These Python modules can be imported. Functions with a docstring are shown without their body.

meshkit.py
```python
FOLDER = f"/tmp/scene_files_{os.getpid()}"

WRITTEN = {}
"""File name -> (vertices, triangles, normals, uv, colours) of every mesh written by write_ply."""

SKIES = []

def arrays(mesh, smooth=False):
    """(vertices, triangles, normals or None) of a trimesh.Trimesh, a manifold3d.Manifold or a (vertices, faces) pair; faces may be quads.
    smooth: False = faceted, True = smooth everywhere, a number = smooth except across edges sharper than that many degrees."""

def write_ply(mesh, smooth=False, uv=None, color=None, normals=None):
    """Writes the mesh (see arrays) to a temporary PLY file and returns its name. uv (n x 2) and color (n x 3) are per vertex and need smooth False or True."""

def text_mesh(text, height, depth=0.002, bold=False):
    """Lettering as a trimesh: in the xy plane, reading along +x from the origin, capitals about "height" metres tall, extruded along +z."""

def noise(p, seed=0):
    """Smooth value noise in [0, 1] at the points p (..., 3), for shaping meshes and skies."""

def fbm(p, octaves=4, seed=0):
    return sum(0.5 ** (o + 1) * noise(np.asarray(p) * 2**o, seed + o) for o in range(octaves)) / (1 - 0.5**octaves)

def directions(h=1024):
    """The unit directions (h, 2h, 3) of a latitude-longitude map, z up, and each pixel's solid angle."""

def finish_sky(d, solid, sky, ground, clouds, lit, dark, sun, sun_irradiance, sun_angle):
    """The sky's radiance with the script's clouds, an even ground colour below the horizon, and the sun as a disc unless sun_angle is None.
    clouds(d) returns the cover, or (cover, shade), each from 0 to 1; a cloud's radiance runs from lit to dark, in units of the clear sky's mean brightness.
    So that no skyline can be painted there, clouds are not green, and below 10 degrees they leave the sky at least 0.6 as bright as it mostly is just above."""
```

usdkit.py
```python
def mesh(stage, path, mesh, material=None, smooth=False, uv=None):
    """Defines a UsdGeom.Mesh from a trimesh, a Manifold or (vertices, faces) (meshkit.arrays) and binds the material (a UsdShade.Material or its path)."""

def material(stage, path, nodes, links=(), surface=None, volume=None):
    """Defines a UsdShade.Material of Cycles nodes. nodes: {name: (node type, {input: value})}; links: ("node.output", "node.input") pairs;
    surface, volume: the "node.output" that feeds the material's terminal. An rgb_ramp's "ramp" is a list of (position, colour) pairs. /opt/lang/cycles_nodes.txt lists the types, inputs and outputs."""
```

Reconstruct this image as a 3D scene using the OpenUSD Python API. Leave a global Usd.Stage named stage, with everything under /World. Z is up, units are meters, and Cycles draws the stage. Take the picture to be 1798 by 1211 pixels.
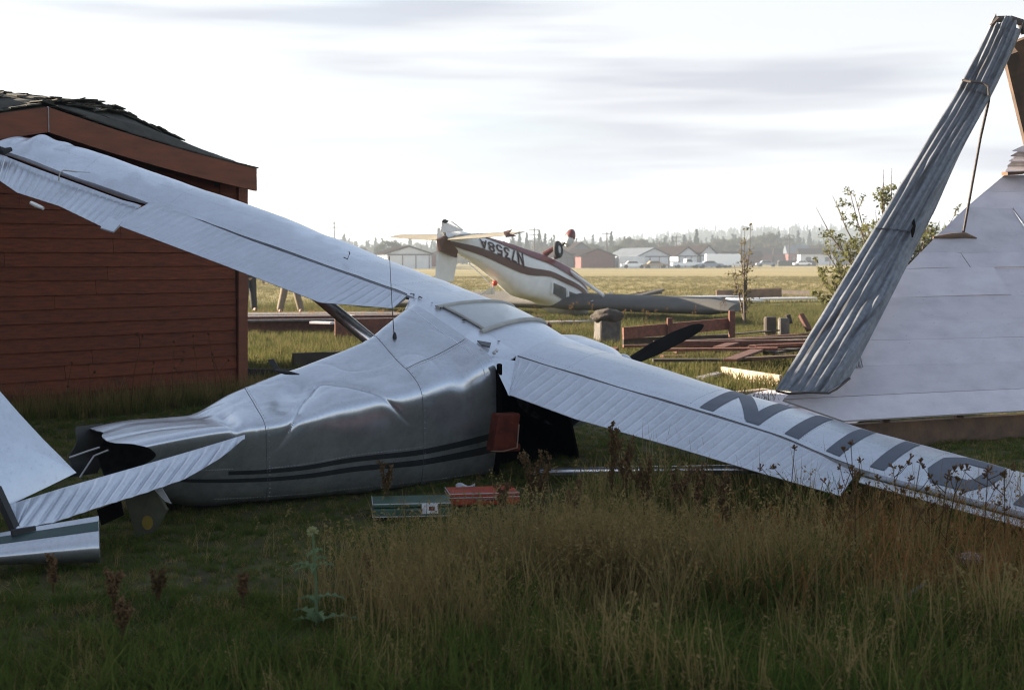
import math, random
import numpy as np, trimesh, usdkit, meshkit
import manifold3d as m3
from pxr import Usd, UsdGeom, UsdLux, UsdShade, Gf, Sdf, Vt

stage = Usd.Stage.CreateInMemory()
UsdGeom.SetStageUpAxis(stage, UsdGeom.Tokens.z)
UsdGeom.SetStageMetersPerUnit(stage, 1.0)
UsdGeom.Xform.Define(stage, '/World')
UsdGeom.Scope.Define(stage, '/World/Looks')
R = random.Random(7)
NR = np.random.default_rng(11)
PI = math.pi

# ------------------------------------------------------------------ camera, sky, sun, exposure
FPX, CX, CY, EYE = 2400.0, 899.0, 605.5, 1.65
PITCH = math.atan(150.5 / FPX)
cam = UsdGeom.Camera.Define(stage, '/World/camera')
cam.CreateHorizontalApertureAttr(36.0)
cam.CreateVerticalApertureAttr(36.0 * 689 / 1024)
cam.CreateFocalLengthAttr(36.0 * FPX / 1798)
cam.CreateClippingRangeAttr(Gf.Vec2f(0.05, 20000))
cam.CreateFStopAttr(4.0)
cam.CreateFocusDistanceAttr(11.0)
cam.CreateExposureAttr(2.25)
cam.AddTranslateOp().Set(Gf.Vec3d(0, 0, EYE))
cam.AddRotateXOp().Set(90 - math.degrees(PITCH))

SUN_EL = math.radians(17.0)
sx, sy = -0.95, 0.31
SUN_ROT = math.atan2(sx, sy)
sun = UsdLux.DistantLight.Define(stage, '/World/sun')
sun.CreateIntensityAttr(1.25)
sun.CreateNormalizeAttr(True)
sun.CreateAngleAttr(0.53)
sun.CreateColorAttr(Gf.Vec3f(1.0, 0.86, 0.68))
sd = np.array([sx, sy, 0]) / math.hypot(sx, sy) * math.cos(SUN_EL) + np.array([0, 0, math.sin(SUN_EL)])
zax = Gf.Vec3d(*map(float, sd))
sun.AddTransformOp().Set(Gf.Matrix4d(Gf.Rotation(Gf.Vec3d(0, 0, 1), zax), Gf.Vec3d(0, 0, 0)))

dome = UsdLux.DomeLight.Define(stage, '/World/sky')
SKY_STRENGTH = 0.05
skymat = usdkit.material(stage, '/World/Looks/sky', {
    'tc': ('texture_coordinate', {}),
    'sky': ('sky_texture', {'sky_type': 'single_scattering', 'sun_disc': False, 'sun_elevation': SUN_EL, 'sun_rotation': SUN_ROT,
                            'air_density': 1.0, 'aerosol_density': 0.9, 'ozone_density': 1.0}),
    'map': ('mapping', {'scale': (2.2, 2.2, 15.0), 'location': (3.1, 0.4, 0.35)}),
    'n': ('noise_texture', {'scale': 1.0, 'detail': 6.0, 'roughness': 0.55, 'distortion': 0.35}),
    'r': ('rgb_ramp', {'ramp': [(0.0, (0.62,) * 3), (0.36, (0.66,) * 3), (0.56, (0.98,) * 3), (1.0, (1.0,) * 3)]}),
    'map2': ('mapping', {'scale': (1.6, 1.6, 22.0), 'location': (1.3, 5.0, 0.4)}),
    'n2': ('noise_texture', {'scale': 1.0, 'detail': 4.0, 'roughness': 0.5}),
    'r2': ('rgb_ramp', {'ramp': [(0.0, (3.9, 3.95, 4.1)), (0.46, (3.7, 3.75, 3.9)), (0.57, (2.3, 2.37, 2.75)), (1.0, (2.0, 2.1, 2.5))]}),
    'mx': ('mix_color', {'blend_type': 'mix'}), 'sep': ('separate_xyz', {}), 'el': ('map_range', {'range_type': 'smoothstep', 'from_min': 0.10, 'from_max': 0.45, 'to_min': 1.0, 'to_max': 0.25, 'clamp': True}),
    'cv': ('math', {'math_type': 'multiply'}), 'lowb': ('map_range', {'range_type': 'smoothstep', 'from_min': 0.09, 'from_max': 0.20, 'to_min': 0.0, 'to_max': 0.12, 'clamp': True}), 'sb': ('math', {'math_type': 'subtract'}),
    'bg': ('background_shader', {'strength': SKY_STRENGTH}),
}, [('tc.generated', 'map.vector'), ('map.vector', 'n.vector'), ('n.fac', 'r.fac'), ('tc.generated', 'sep.vector'), ('sep.z', 'el.value'), ('r.color', 'cv.value1'), ('el.result', 'cv.value2'), ('cv.value', 'mx.fac'),
    ('tc.generated', 'map2.vector'), ('map2.vector', 'n2.vector'), ('sep.z', 'lowb.value'), ('n2.fac', 'sb.value1'), ('lowb.result', 'sb.value2'), ('sb.value', 'r2.fac'),
    ('sky.color', 'mx.a'), ('r2.color', 'mx.b'), ('mx.result', 'bg.color')], surface='bg.background')
UsdShade.MaterialBindingAPI.Apply(dome.GetPrim()).Bind(skymat)
dome.GetPrim().SetCustomDataByKey('kind', 'structure')

# ------------------------------------------------------------------ helpers
def V(*a): return np.array(a, float)
def unit(v):
    v = np.asarray(v, float); return v / (np.linalg.norm(v) + 1e-12)
CP, SP = math.cos(PITCH), math.sin(PITCH)
def ray(px, py):
    u, v = (px - CX) / FPX, (CY - py) / FPX
    return V(u, CP + v * SP, -SP + v * CP)
def P(px, py, d):
    r = ray(px, py); return V(0, 0, EYE) + r * (d / r[1])
def G(px, py, z=0.0):
    r = ray(px, py); return V(0, 0, EYE) + r * ((z - EYE) / r[2])
def hit(px, py, p0, n):
    r = ray(px, py); return V(0, 0, EYE) + r * (np.dot(p0 - V(0, 0, EYE), n) / np.dot(r, n))
def gx(px, d):
    """ground point seen in the column px at distance d"""
    return V((px - CX) / FPX * d, d, 0)

used = {}
def numbered(parent, name):
    k = (parent, name); n = used.get(k, 0); used[k] = n + 1
    return name if n == 0 else f'{name}_{n:03d}'
ORG = {}
def setd(prim, label=None, cat=None, group=None, kind=None):
    for k, v in (('label', label), ('category', cat), ('group', group), ('kind', kind)):
        if v: prim.SetCustomDataByKey(k, v)
    return prim
def thing(name, label, cat, loc=(0, 0, 0), group=None, rz=0.0, scale=None, kind=None):
    path = '/World/' + numbered('/World', name)
    x = UsdGeom.Xform.Define(stage, path)
    x.AddTranslateOp().Set(Gf.Vec3d(*map(float, loc)))
    if rz: x.AddRotateZOp().Set(float(rz))
    if scale is not None: x.AddScaleOp().Set(Gf.Vec3f(*map(float, np.broadcast_to(scale, 3))))
    ORG[path] = V(*loc)
    setd(x.GetPrim(), label, cat, group, kind)
    return path
def copy_of(src, label, loc, rz=0.0, scale=None, group=None):
    sp = stage.GetPrimAtPath(src)
    base = src.split('/')[-1]
    if base[-4] == '_' and base[-3:].isdigit(): base = base[:-4]
    path = '/World/' + numbered('/World', base)
    x = UsdGeom.Xform.Define(stage, path)
    x.GetPrim().GetReferences().AddInternalReference(src)
    x.ClearXformOpOrder()
    for nm in ('xformOp:translate', 'xformOp:rotateZ', 'xformOp:scale'):
        pass
    t = x.AddTranslateOp(UsdGeom.XformOp.PrecisionDouble); t.Set(Gf.Vec3d(*map(float, loc)))
    x.AddRotateZOp().Set(float(rz))
    x.AddScaleOp().Set(Gf.Vec3f(*map(float, np.broadcast_to(1.0 if scale is None else scale, 3))))
    d = sp.GetCustomData()
    setd(x.GetPrim(), label or d.get('label'), d.get('category'), group or d.get('group'))
    x.GetPrim().SetInstanceable(True)
    return path

class MB:
    def __init__(s): s.v, s.f, s.n = [], [], 0
    def add(s, v, f):
        v = np.asarray(v, float); f = np.asarray(f, int)
        if f.shape[1] == 4: f = np.vstack([f[:, [0, 1, 2]], f[:, [0, 2, 3]]])
        s.v.append(v); s.f.append(f + s.n); s.n += len(v); return s
    def tm(s, m): return s.add(m.vertices, m.faces)
    def man(s, m):
        q = m.to_mesh(); return s.add(q.vert_properties[:, :3], q.tri_verts)
    def box(s, c, ax, ay, az, ch=0.0):
        """box with half-axis vectors; ch: relative chamfer"""
        c, ax, ay, az = map(lambda q: np.asarray(q, float), (c, ax, ay, az))
        pts = []
        la, lb, lc = (np.linalg.norm(q) for q in (ax, ay, az))
        e = ch
        for i in (-1, 1):
            for j in (-1, 1):
                for k in (-1, 1):
                    if e:
                        pts += [c + ax * i * max(0, 1 - e / la) + ay * j + az * k * max(0, 1 - e / lc), c + ax * i + ay * j * max(0, 1 - e / lb) + az * k * max(0, 1 - e / lc),
                                c + ax * i * max(0, 1 - e / la) + ay * j * max(0, 1 - e / lb) + az * k]
                    else: pts.append(c + ax * i + ay * j + az * k)
        h = trimesh.convex.convex_hull(np.array(pts)); return s.tm(h)
    def bar(s, p0, p1, w, h, up=(0, 0, 1), ch=0.0):
        p0, p1 = np.asarray(p0, float), np.asarray(p1, float)
        a = (p1 - p0) / 2; t = unit(a); up = np.asarray(up, float)
        b = unit(np.cross(t, up)) ; c = unit(np.cross(b, t))
        return s.box((p0 + p1) / 2, a, b * w / 2, c * h / 2, ch)
    def tube(s, pts, r, n=7, cap=True):
        p = np.asarray(pts, float); r = np.broadcast_to(r, (len(p),))
        t = np.gradient(p, axis=0); t /= np.linalg.norm(t, axis=1, keepdims=True) + 1e-12
        ref = V(0.13, 0.21, 0.97) if abs(t[0, 2]) < 0.9 else V(1, 0.1, 0)
        a = np.cross(t, ref); a /= np.linalg.norm(a, axis=1, keepdims=True) + 1e-12
        b = np.cross(t, a); ang = np.arange(n) * 2 * PI / n
        v = p[:, None] + r[:, None, None] * (np.cos(ang)[None, :, None] * a[:, None] + np.sin(ang)[None, :, None] * b[:, None])
        i, j = np.meshgrid(np.arange(len(p) - 1), np.arange(n), indexing='ij')
        q = np.stack([i * n + j, i * n + (j + 1) % n, (i + 1) * n + (j + 1) % n, (i + 1) * n + j], -1).reshape(-1, 4)
        s.add(v.reshape(-1, 3), q)
        if cap:
            s.add(np.vstack([v[0], p[0]]), [[k, n, (k + 1) % n] for k in range(n)][:] and [[(k + 1) % n, k, n] for k in range(n)])
            s.add(np.vstack([v[-1], p[-1]]), [[k, (k + 1) % n, n] for k in range(n)])
        return s
    def grid(s, g, thick=None):
        """g: (m, n, 3) points; thick: offset vector or per-point offsets makes a closed slab"""
        g = np.asarray(g, float); m, n = g.shape[:2]
        i, j = np.meshgrid(np.arange(m - 1), np.arange(n - 1), indexing='ij')
        q = np.stack([i * n + j, (i + 1) * n + j, (i + 1) * n + j + 1, i * n + j + 1], -1).reshape(-1, 4)
        s.add(g.reshape(-1, 3), q)
        if thick is not None:
            h = g + np.asarray(thick, float)
            s.add(h.reshape(-1, 3), q[:, ::-1])
            rim = [(0, k) for k in range(n)] + [(k, n - 1) for k in range(1, m)] + [(m - 1, k) for k in range(n - 2, -1, -1)] + [(k, 0) for k in range(m - 2, 0, -1)]
            a = np.array([g[r] for r in rim]); b = np.array([h[r] for r in rim]); L = len(rim)
            s.add(np.vstack([a, b]), [[k, (k + 1) % L, L + (k + 1) % L, L + k] for k in range(L)])
        return s
    def prism(s, pts, off):
        """planar polygon (3D points, star-shaped is enough via earcut) extruded by off"""
        from shapely.geometry import Polygon
        p = np.asarray(pts, float); o = p[0]
        n = unit(np.asarray(off, float)); a = unit(p[1] - p[0]); a = unit(a - n * np.dot(a, n)); b = np.cross(n, a)
        uv = np.stack([(p - o) @ a, (p - o) @ b], 1)
        v2, f2 = trimesh.creation.triangulate_polygon(Polygon(uv), engine='earcut')
        v3 = p[np.argmin(np.linalg.norm(v2[:, None] - uv[None], axis=2), axis=1)]
        ofv = np.asarray(off, float)
        L = len(p)
        s.add(v3 + ofv, f2); s.add(v3, f2[:, ::-1])
        s.add(np.vstack([p, p + ofv]), [[k, (k + 1) % L, L + (k + 1) % L, L + k] for k in range(L)])
        return s
    def build(s, name, mat, parent=None, smooth=False, label=None, kind=None, cat=None, group=None):
        par = parent or '/World'
        path = par + '/' + numbered(par, name)
        v, f = np.vstack(s.v), np.vstack(s.f)
        o = V(0, 0, 0)
        q = par
        while q != '/World':
            if q in ORG: o = ORG[q]; break
            q = q.rsplit('/', 1)[0]
        m = usdkit.mesh(stage, path, trimesh.Trimesh(v - o, f, process=False), mat, smooth)
        setd(m.GetPrim(), label, cat, group, kind)
        return path

def mat(name, col, rough=0.7, metal=0.0, var=0.0, vscale=6.0, bump=0.0, bscale=40.0, col2=None, stretch=None, spec=None, rnd=0.0, detail=5.0, lo=0.35, hi=0.65):
    """procedural material: base colour broken up by noise in world space, fine relief from a second noise"""
    path = '/World/Looks/' + name
    c = np.array(col, float); c2 = np.array(col2, float) if col2 is not None else c * (1 - var)
    nodes = {'g': ('texture_coordinate', {}), 'm': ('mapping', {'scale': stretch or (1, 1, 1)}),
             'n': ('noise_texture', {'scale': vscale, 'detail': detail, 'roughness': 0.6}),
             'r': ('rgb_ramp', {'ramp': [(0, c2), (lo, c2), (hi, c), (1, c)]}),
             'p': ('principled_bsdf', {'roughness': rough, 'metallic': metal})}
    links = [('g.object', 'm.vector'), ('m.vector', 'n.vector'), ('n.fac', 'r.fac')]
    last = 'r.color'
    if rnd:
        nodes['oi'] = ('object_info', {}); nodes['mr'] = ('map_range', {'from_min': 0.0, 'from_max': 1.0, 'to_min': 1 - rnd, 'to_max': 1 + rnd})
        nodes['hv'] = ('hsv', {}); links += [('oi.random', 'mr.value'), ('mr.result', 'hv.value'), (last, 'hv.color')]; last = 'hv.color'
    links.append((last, 'p.base_color'))
    if spec is not None: nodes['p'][1]['specular_ior_level'] = spec
    if bump:
        nodes['bn'] = ('noise_texture', {'scale': bscale, 'detail': 4.0}); nodes['b'] = ('bump', {'strength': 1.0, 'distance': bump})
        links += [('m.vector', 'bn.vector'), ('bn.fac', 'b.height'), ('b.normal', 'p.normal')]
    return usdkit.material(stage, path, nodes, links, surface='p.BSDF')
def leafmat(name, col, col2, trans=0.35, rnd=0.25):
    path = '/World/Looks/' + name
    return usdkit.material(stage, path, {
        'oi': ('object_info', {}), 'g': ('geometry', {}), 'n': ('noise_texture', {'scale': 1.3, 'detail': 2.0}),
        'ad': ('math', {'math_type': 'add'}), 'ms': ('math', {'math_type': 'multiply', 'value2': 0.5}),
        'r': ('rgb_ramp', {'ramp': [(0.15, col), (0.85, col2)]}),
        'isl': ('map_range', {'to_min': 1 - rnd, 'to_max': 1 + rnd}), 'hv': ('hsv', {}),
        'd': ('diffuse_bsdf', {}), 't': ('translucent_bsdf', {}), 'mx': ('mix_closure', {'fac': trans})},
        [('g.position', 'n.vector'), ('oi.random', 'ad.value1'), ('n.fac', 'ad.value2'), ('ad.value', 'ms.value1'), ('ms.value', 'r.fac'), ('g.random_per_island', 'isl.value'),
         ('isl.result', 'hv.value'), ('r.color', 'hv.color'), ('hv.color', 'd.color'), ('hv.color', 't.color'), ('d.BSDF', 'mx.closure1'), ('t.BSDF', 'mx.closure2')], surface='mx.closure')

M = {}
def alu(name, base, rough, metal, streak=(1, 1, 1)):
    """weathered aluminium skin: soft oil-canning, dull oxide blotches, varying gloss"""
    return usdkit.material(stage, '/World/Looks/' + name, {
        'g': ('texture_coordinate', {}), 'm': ('mapping', {'scale': streak}),
        'n': ('noise_texture', {'scale': 3.0, 'detail': 7.0, 'roughness': 0.65}),
        'r': ('rgb_ramp', {'ramp': [(0.3, tuple(np.array(base) * 0.86)), (0.65, base)]}),
        'n3': ('noise_texture', {'scale': 55.0, 'detail': 3.0}), 'r3': ('rgb_ramp', {'ramp': [(0.0, (0.8,) * 3), (0.30, (0.86,) * 3), (0.42, (1, 1, 1))]}),
        'mu': ('mix_color', {'blend_type': 'multiply', 'fac': 1.0}),
        'mr': ('map_range', {'from_min': 0.3, 'from_max': 0.7, 'to_min': rough - 0.03, 'to_max': rough + 0.05}),
        'bn': ('noise_texture', {'scale': 3.2, 'detail': 2.0}), 'b': ('bump', {'strength': 0.4, 'distance': 0.0025}),
        'p': ('principled_bsdf', {'metallic': metal})},
        [('g.object', 'm.vector'), ('m.vector', 'n.vector'), ('n.fac', 'r.fac'), ('m.vector', 'n3.vector'), ('n3.fac', 'r3.fac'), ('r.color', 'mu.a'), ('r3.color', 'mu.b'), ('mu.result', 'p.base_color'),
         ('n.fac', 'mr.value'), ('mr.result', 'p.roughness'), ('g.object', 'bn.vector'), ('bn.fac', 'b.height'), ('b.normal', 'p.normal')], surface='p.BSDF')
M['alu'] = alu('aluminium', (0.55, 0.575, 0.625), 0.31, 0.8)
M['alu_side'] = alu('aluminium_fuselage', (0.55, 0.57, 0.61), 0.26, 0.92)
M['prop_black'] = mat('propeller_black', (0.010, 0.009, 0.008), 0.75, var=0.4, spec=0.15)
M['black_paint'] = mat('black_paint', (0.012, 0.013, 0.014), 0.45, var=0.3)
M['letter'] = mat('letter_paint', (0.05, 0.065, 0.095), 0.5, var=0.2, vscale=12)
M['green_paint'] = mat('green_paint', (0.03, 0.06, 0.055), 0.4, var=0.3)
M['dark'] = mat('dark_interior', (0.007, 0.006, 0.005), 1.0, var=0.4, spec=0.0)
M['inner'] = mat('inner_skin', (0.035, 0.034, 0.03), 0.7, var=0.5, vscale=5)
M['seam'] = mat('seam_shadow', (0.12, 0.12, 0.13), 0.7, var=0.2)
M['skylight'] = mat('skylight_plastic', (0.40, 0.41, 0.40), 0.25, var=0.15, vscale=4)
M['weatherstrip'] = mat('skylight_frame', (0.36, 0.35, 0.32), 0.6, var=0.2)
M['red_vinyl'] = mat('red_vinyl', (0.10, 0.018, 0.008), 0.8, var=0.6, spec=0.2, vscale=9)
M['red_case'] = mat('red_enamel', (0.40, 0.055, 0.02), 0.5, var=0.45, vscale=9)
M['green_case'] = mat('green_enamel', (0.035, 0.085, 0.055), 0.5, var=0.5, vscale=9)
M['white_paint'] = mat('white_paint', (0.78, 0.77, 0.74), 0.4, var=0.12, vscale=3)
M['label_white'] = mat('paper_label', (0.72, 0.68, 0.68), 0.6, var=0.35, vscale=25)
M['maroon'] = mat('maroon_paint', (0.13, 0.035, 0.03), 0.35, var=0.2, vscale=3)
M['brown_paint'] = mat('brown_stripe', (0.10, 0.045, 0.03), 0.4, var=0.2, vscale=3)
M['wing_grey'] = mat('weathered_wing', (0.105, 0.098, 0.088), 0.8, var=0.25, vscale=2)
M['barn_red'] = mat('barn_red', (0.150, 0.034, 0.010), 0.9, col2=(0.075, 0.021, 0.008), vscale=4.5, detail=9, stretch=(1.2, 1.2, 9), bump=0.002, bscale=30, rnd=0.10)
M['fascia'] = mat('fascia_red', (0.17, 0.054, 0.024), 0.8, col2=(0.12, 0.038, 0.018), vscale=2.5, stretch=(1.2, 1.2, 6), bump=0.0015, bscale=25)
M['shingle'] = mat('roof_shingle', (0.045, 0.040, 0.026), 0.95, col2=(0.022, 0.021, 0.014), vscale=9, bump=0.004, bscale=60, rnd=0.3)
M['wood_red'] = mat('red_timber', (0.15, 0.05, 0.028), 0.85, col2=(0.075, 0.03, 0.02), vscale=4, stretch=(4, 4, 4), bump=0.002, rnd=0.25)
M['wood_brown'] = mat('brown_timber', (0.13, 0.075, 0.042), 0.85, col2=(0.065, 0.04, 0.026), vscale=5, bump=0.003, rnd=0.25)
M['wood_dark'] = mat('dark_timber', (0.05, 0.035, 0.025), 0.9, col2=(0.025, 0.02, 0.015), vscale=5, bump=0.003, rnd=0.25)
M['wood_slate'] = mat('slate_timber', (0.13, 0.12, 0.125), 0.9, col2=(0.08, 0.07, 0.07), vscale=6, bump=0.002)
M['wood_pale'] = mat('pale_timber', (0.55, 0.42, 0.30), 0.8, col2=(0.40, 0.30, 0.22), vscale=6, bump=0.002)
M['wood_grey'] = mat('grey_timber', (0.28, 0.25, 0.25), 0.85, col2=(0.18, 0.16, 0.15), vscale=6, bump=0.002)
M['panel'] = mat('white_board', (0.50, 0.465, 0.495), 0.8, col2=(0.415, 0.385, 0.415), vscale=3.0, stretch=(1, 1, 2.5), detail=9, lo=.3, hi=.6, bump=0.002, bscale=40, rnd=0.09)
M['zinc'] = mat('galvanised', (0.16, 0.172, 0.195), 0.55, metal=0.4, col2=(0.095, 0.095, 0.10), vscale=6, detail=8, lo=0.3, hi=0.7)
ia, ib, ic = (0.57, 0.48, 0.66), (0.80, -0.50, -0.33), (0.17, 0.72, -0.67)
M['zinc'] = usdkit.material(stage, '/World/Looks/corrugated_iron', {
    'g': ('geometry', {}), 'da': ('vector_math', {'math_type': 'dot_product', 'vector2': tuple(0.7 * q for q in ia)}), 'db': ('vector_math', {'math_type': 'dot_product', 'vector2': tuple(16 * q for q in ib)}),
    'dc': ('vector_math', {'math_type': 'dot_product', 'vector2': tuple(5 * q for q in ic)}), 'c': ('combine_xyz', {}),
    'n': ('noise_texture', {'scale': 1.0, 'detail': 6.0, 'roughness': 0.65}), 'r': ('rgb_ramp', {'ramp': [(0.30, (0.055, 0.05, 0.048)), (0.48, (0.15, 0.16, 0.18)), (0.75, (0.23, 0.245, 0.27))]}),
    'n2': ('noise_texture', {'scale': 22.0, 'detail': 6.0}), 'r2': ('rgb_ramp', {'ramp': [(0.3, (0.7,) * 3), (0.6, (1.0,) * 3)]}), 'mu': ('mix_color', {'blend_type': 'multiply', 'fac': 1.0}),
    'p': ('principled_bsdf', {'roughness': 0.55, 'metallic': 0.35})},
    [('g.position', 'da.vector1'), ('g.position', 'db.vector1'), ('g.position', 'dc.vector1'), ('da.value', 'c.x'), ('db.value', 'c.y'), ('dc.value', 'c.z'), ('c.vector', 'n.vector'), ('n.fac', 'r.fac'),
     ('g.position', 'n2.vector'), ('n2.fac', 'r2.fac'), ('r.color', 'mu.a'), ('r2.color', 'mu.b'), ('mu.result', 'p.base_color')], surface='p.BSDF')
M['zinc_light'] = mat('galvanised_light', (0.48, 0.48, 0.50), 0.5, metal=0.4, col2=(0.34, 0.34, 0.36), vscale=7)
M['steel'] = mat('rusty_steel', (0.085, 0.065, 0.055), 0.7, metal=0.3, var=0.4, vscale=20)
M['concrete'] = mat('concrete', (0.13, 0.112, 0.095), 0.9, col2=(0.055, 0.05, 0.045), vscale=7, bump=0.006)
M['moss'] = mat('dark_cushion', (0.07, 0.055, 0.04), 0.95, col2=(0.025, 0.02, 0.016), vscale=9, bump=0.02, bscale=14)
M['rubber'] = mat('rubber', (0.02, 0.02, 0.02), 0.8)
M['hangar_white'] = mat('hangar_white', (0.55, 0.56, 0.58), 0.7, var=0.15, vscale=0.6)
M['hangar_red'] = mat('hangar_red', (0.13, 0.035, 0.03), 0.8, var=0.25, vscale=0.6)
M['hangar_roof'] = mat('hangar_roof', (0.026, 0.020, 0.020), 1.0, var=0.3, vscale=0.5, spec=0.0)
M['hangar_roof_grey'] = mat('hangar_roof_grey', (0.11, 0.125, 0.145), 0.9, var=0.2, vscale=0.5, spec=0.0)
M['car_white'] = mat('car_white', (0.8, 0.8, 0.8), 0.3)
M['car_tan'] = mat('car_tan', (0.32, 0.22, 0.12), 0.4)
M['car_grey'] = mat('car_grey', (0.22, 0.25, 0.30), 0.35)
M['car_glass'] = mat('car_glass', (0.03, 0.035, 0.04), 0.15)
M['pole'] = mat('pole_wood', (0.08, 0.06, 0.05), 0.9, var=0.3)
M['trunk'] = mat('bark', (0.08, 0.06, 0.045), 0.95, var=0.4, vscale=12, bump=0.004)
M['khaki'] = mat('khaki_cloth', (0.20, 0.155, 0.105), 0.9, var=0.2, vscale=14)
M['darkcloth'] = mat('dark_cloth', (0.035, 0.03, 0.03), 0.9, var=0.3, vscale=14)
M['shirt'] = mat('blue_cloth', (0.10, 0.13, 0.20), 0.9, var=0.2, vscale=14)
M['skin'] = mat('skin', (0.45, 0.28, 0.20), 0.6, var=0.1)
M['hair'] = mat('hair', (0.05, 0.03, 0.02), 0.7)
M['shoe'] = mat('shoe_leather', (0.12, 0.05, 0.03), 0.6)
M['olive'] = mat('zinc_chromate', (0.045, 0.045, 0.02), 0.7, var=0.4, vscale=10)
M['yellow'] = mat('yellow_paint', (0.20, 0.14, 0.015), 0.7, var=0.4, vscale=18)
M['letter_dark'] = mat('dark_maroon_letters', (0.045, 0.016, 0.016), 0.5, var=0.2)
M['cream'] = mat('cream_underside', (0.27, 0.235, 0.17), 0.5, var=0.15, vscale=3)
M['beacon'] = mat('red_lens', (0.55, 0.05, 0.02), 0.2)
M['window'] = mat('dull_window', (0.13, 0.125, 0.115), 0.15, var=0.3, vscale=2)
M['litter'] = mat('pink_litter', (0.45, 0.33, 0.33), 0.9, var=0.4, vscale=20, bump=0.006)

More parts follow.
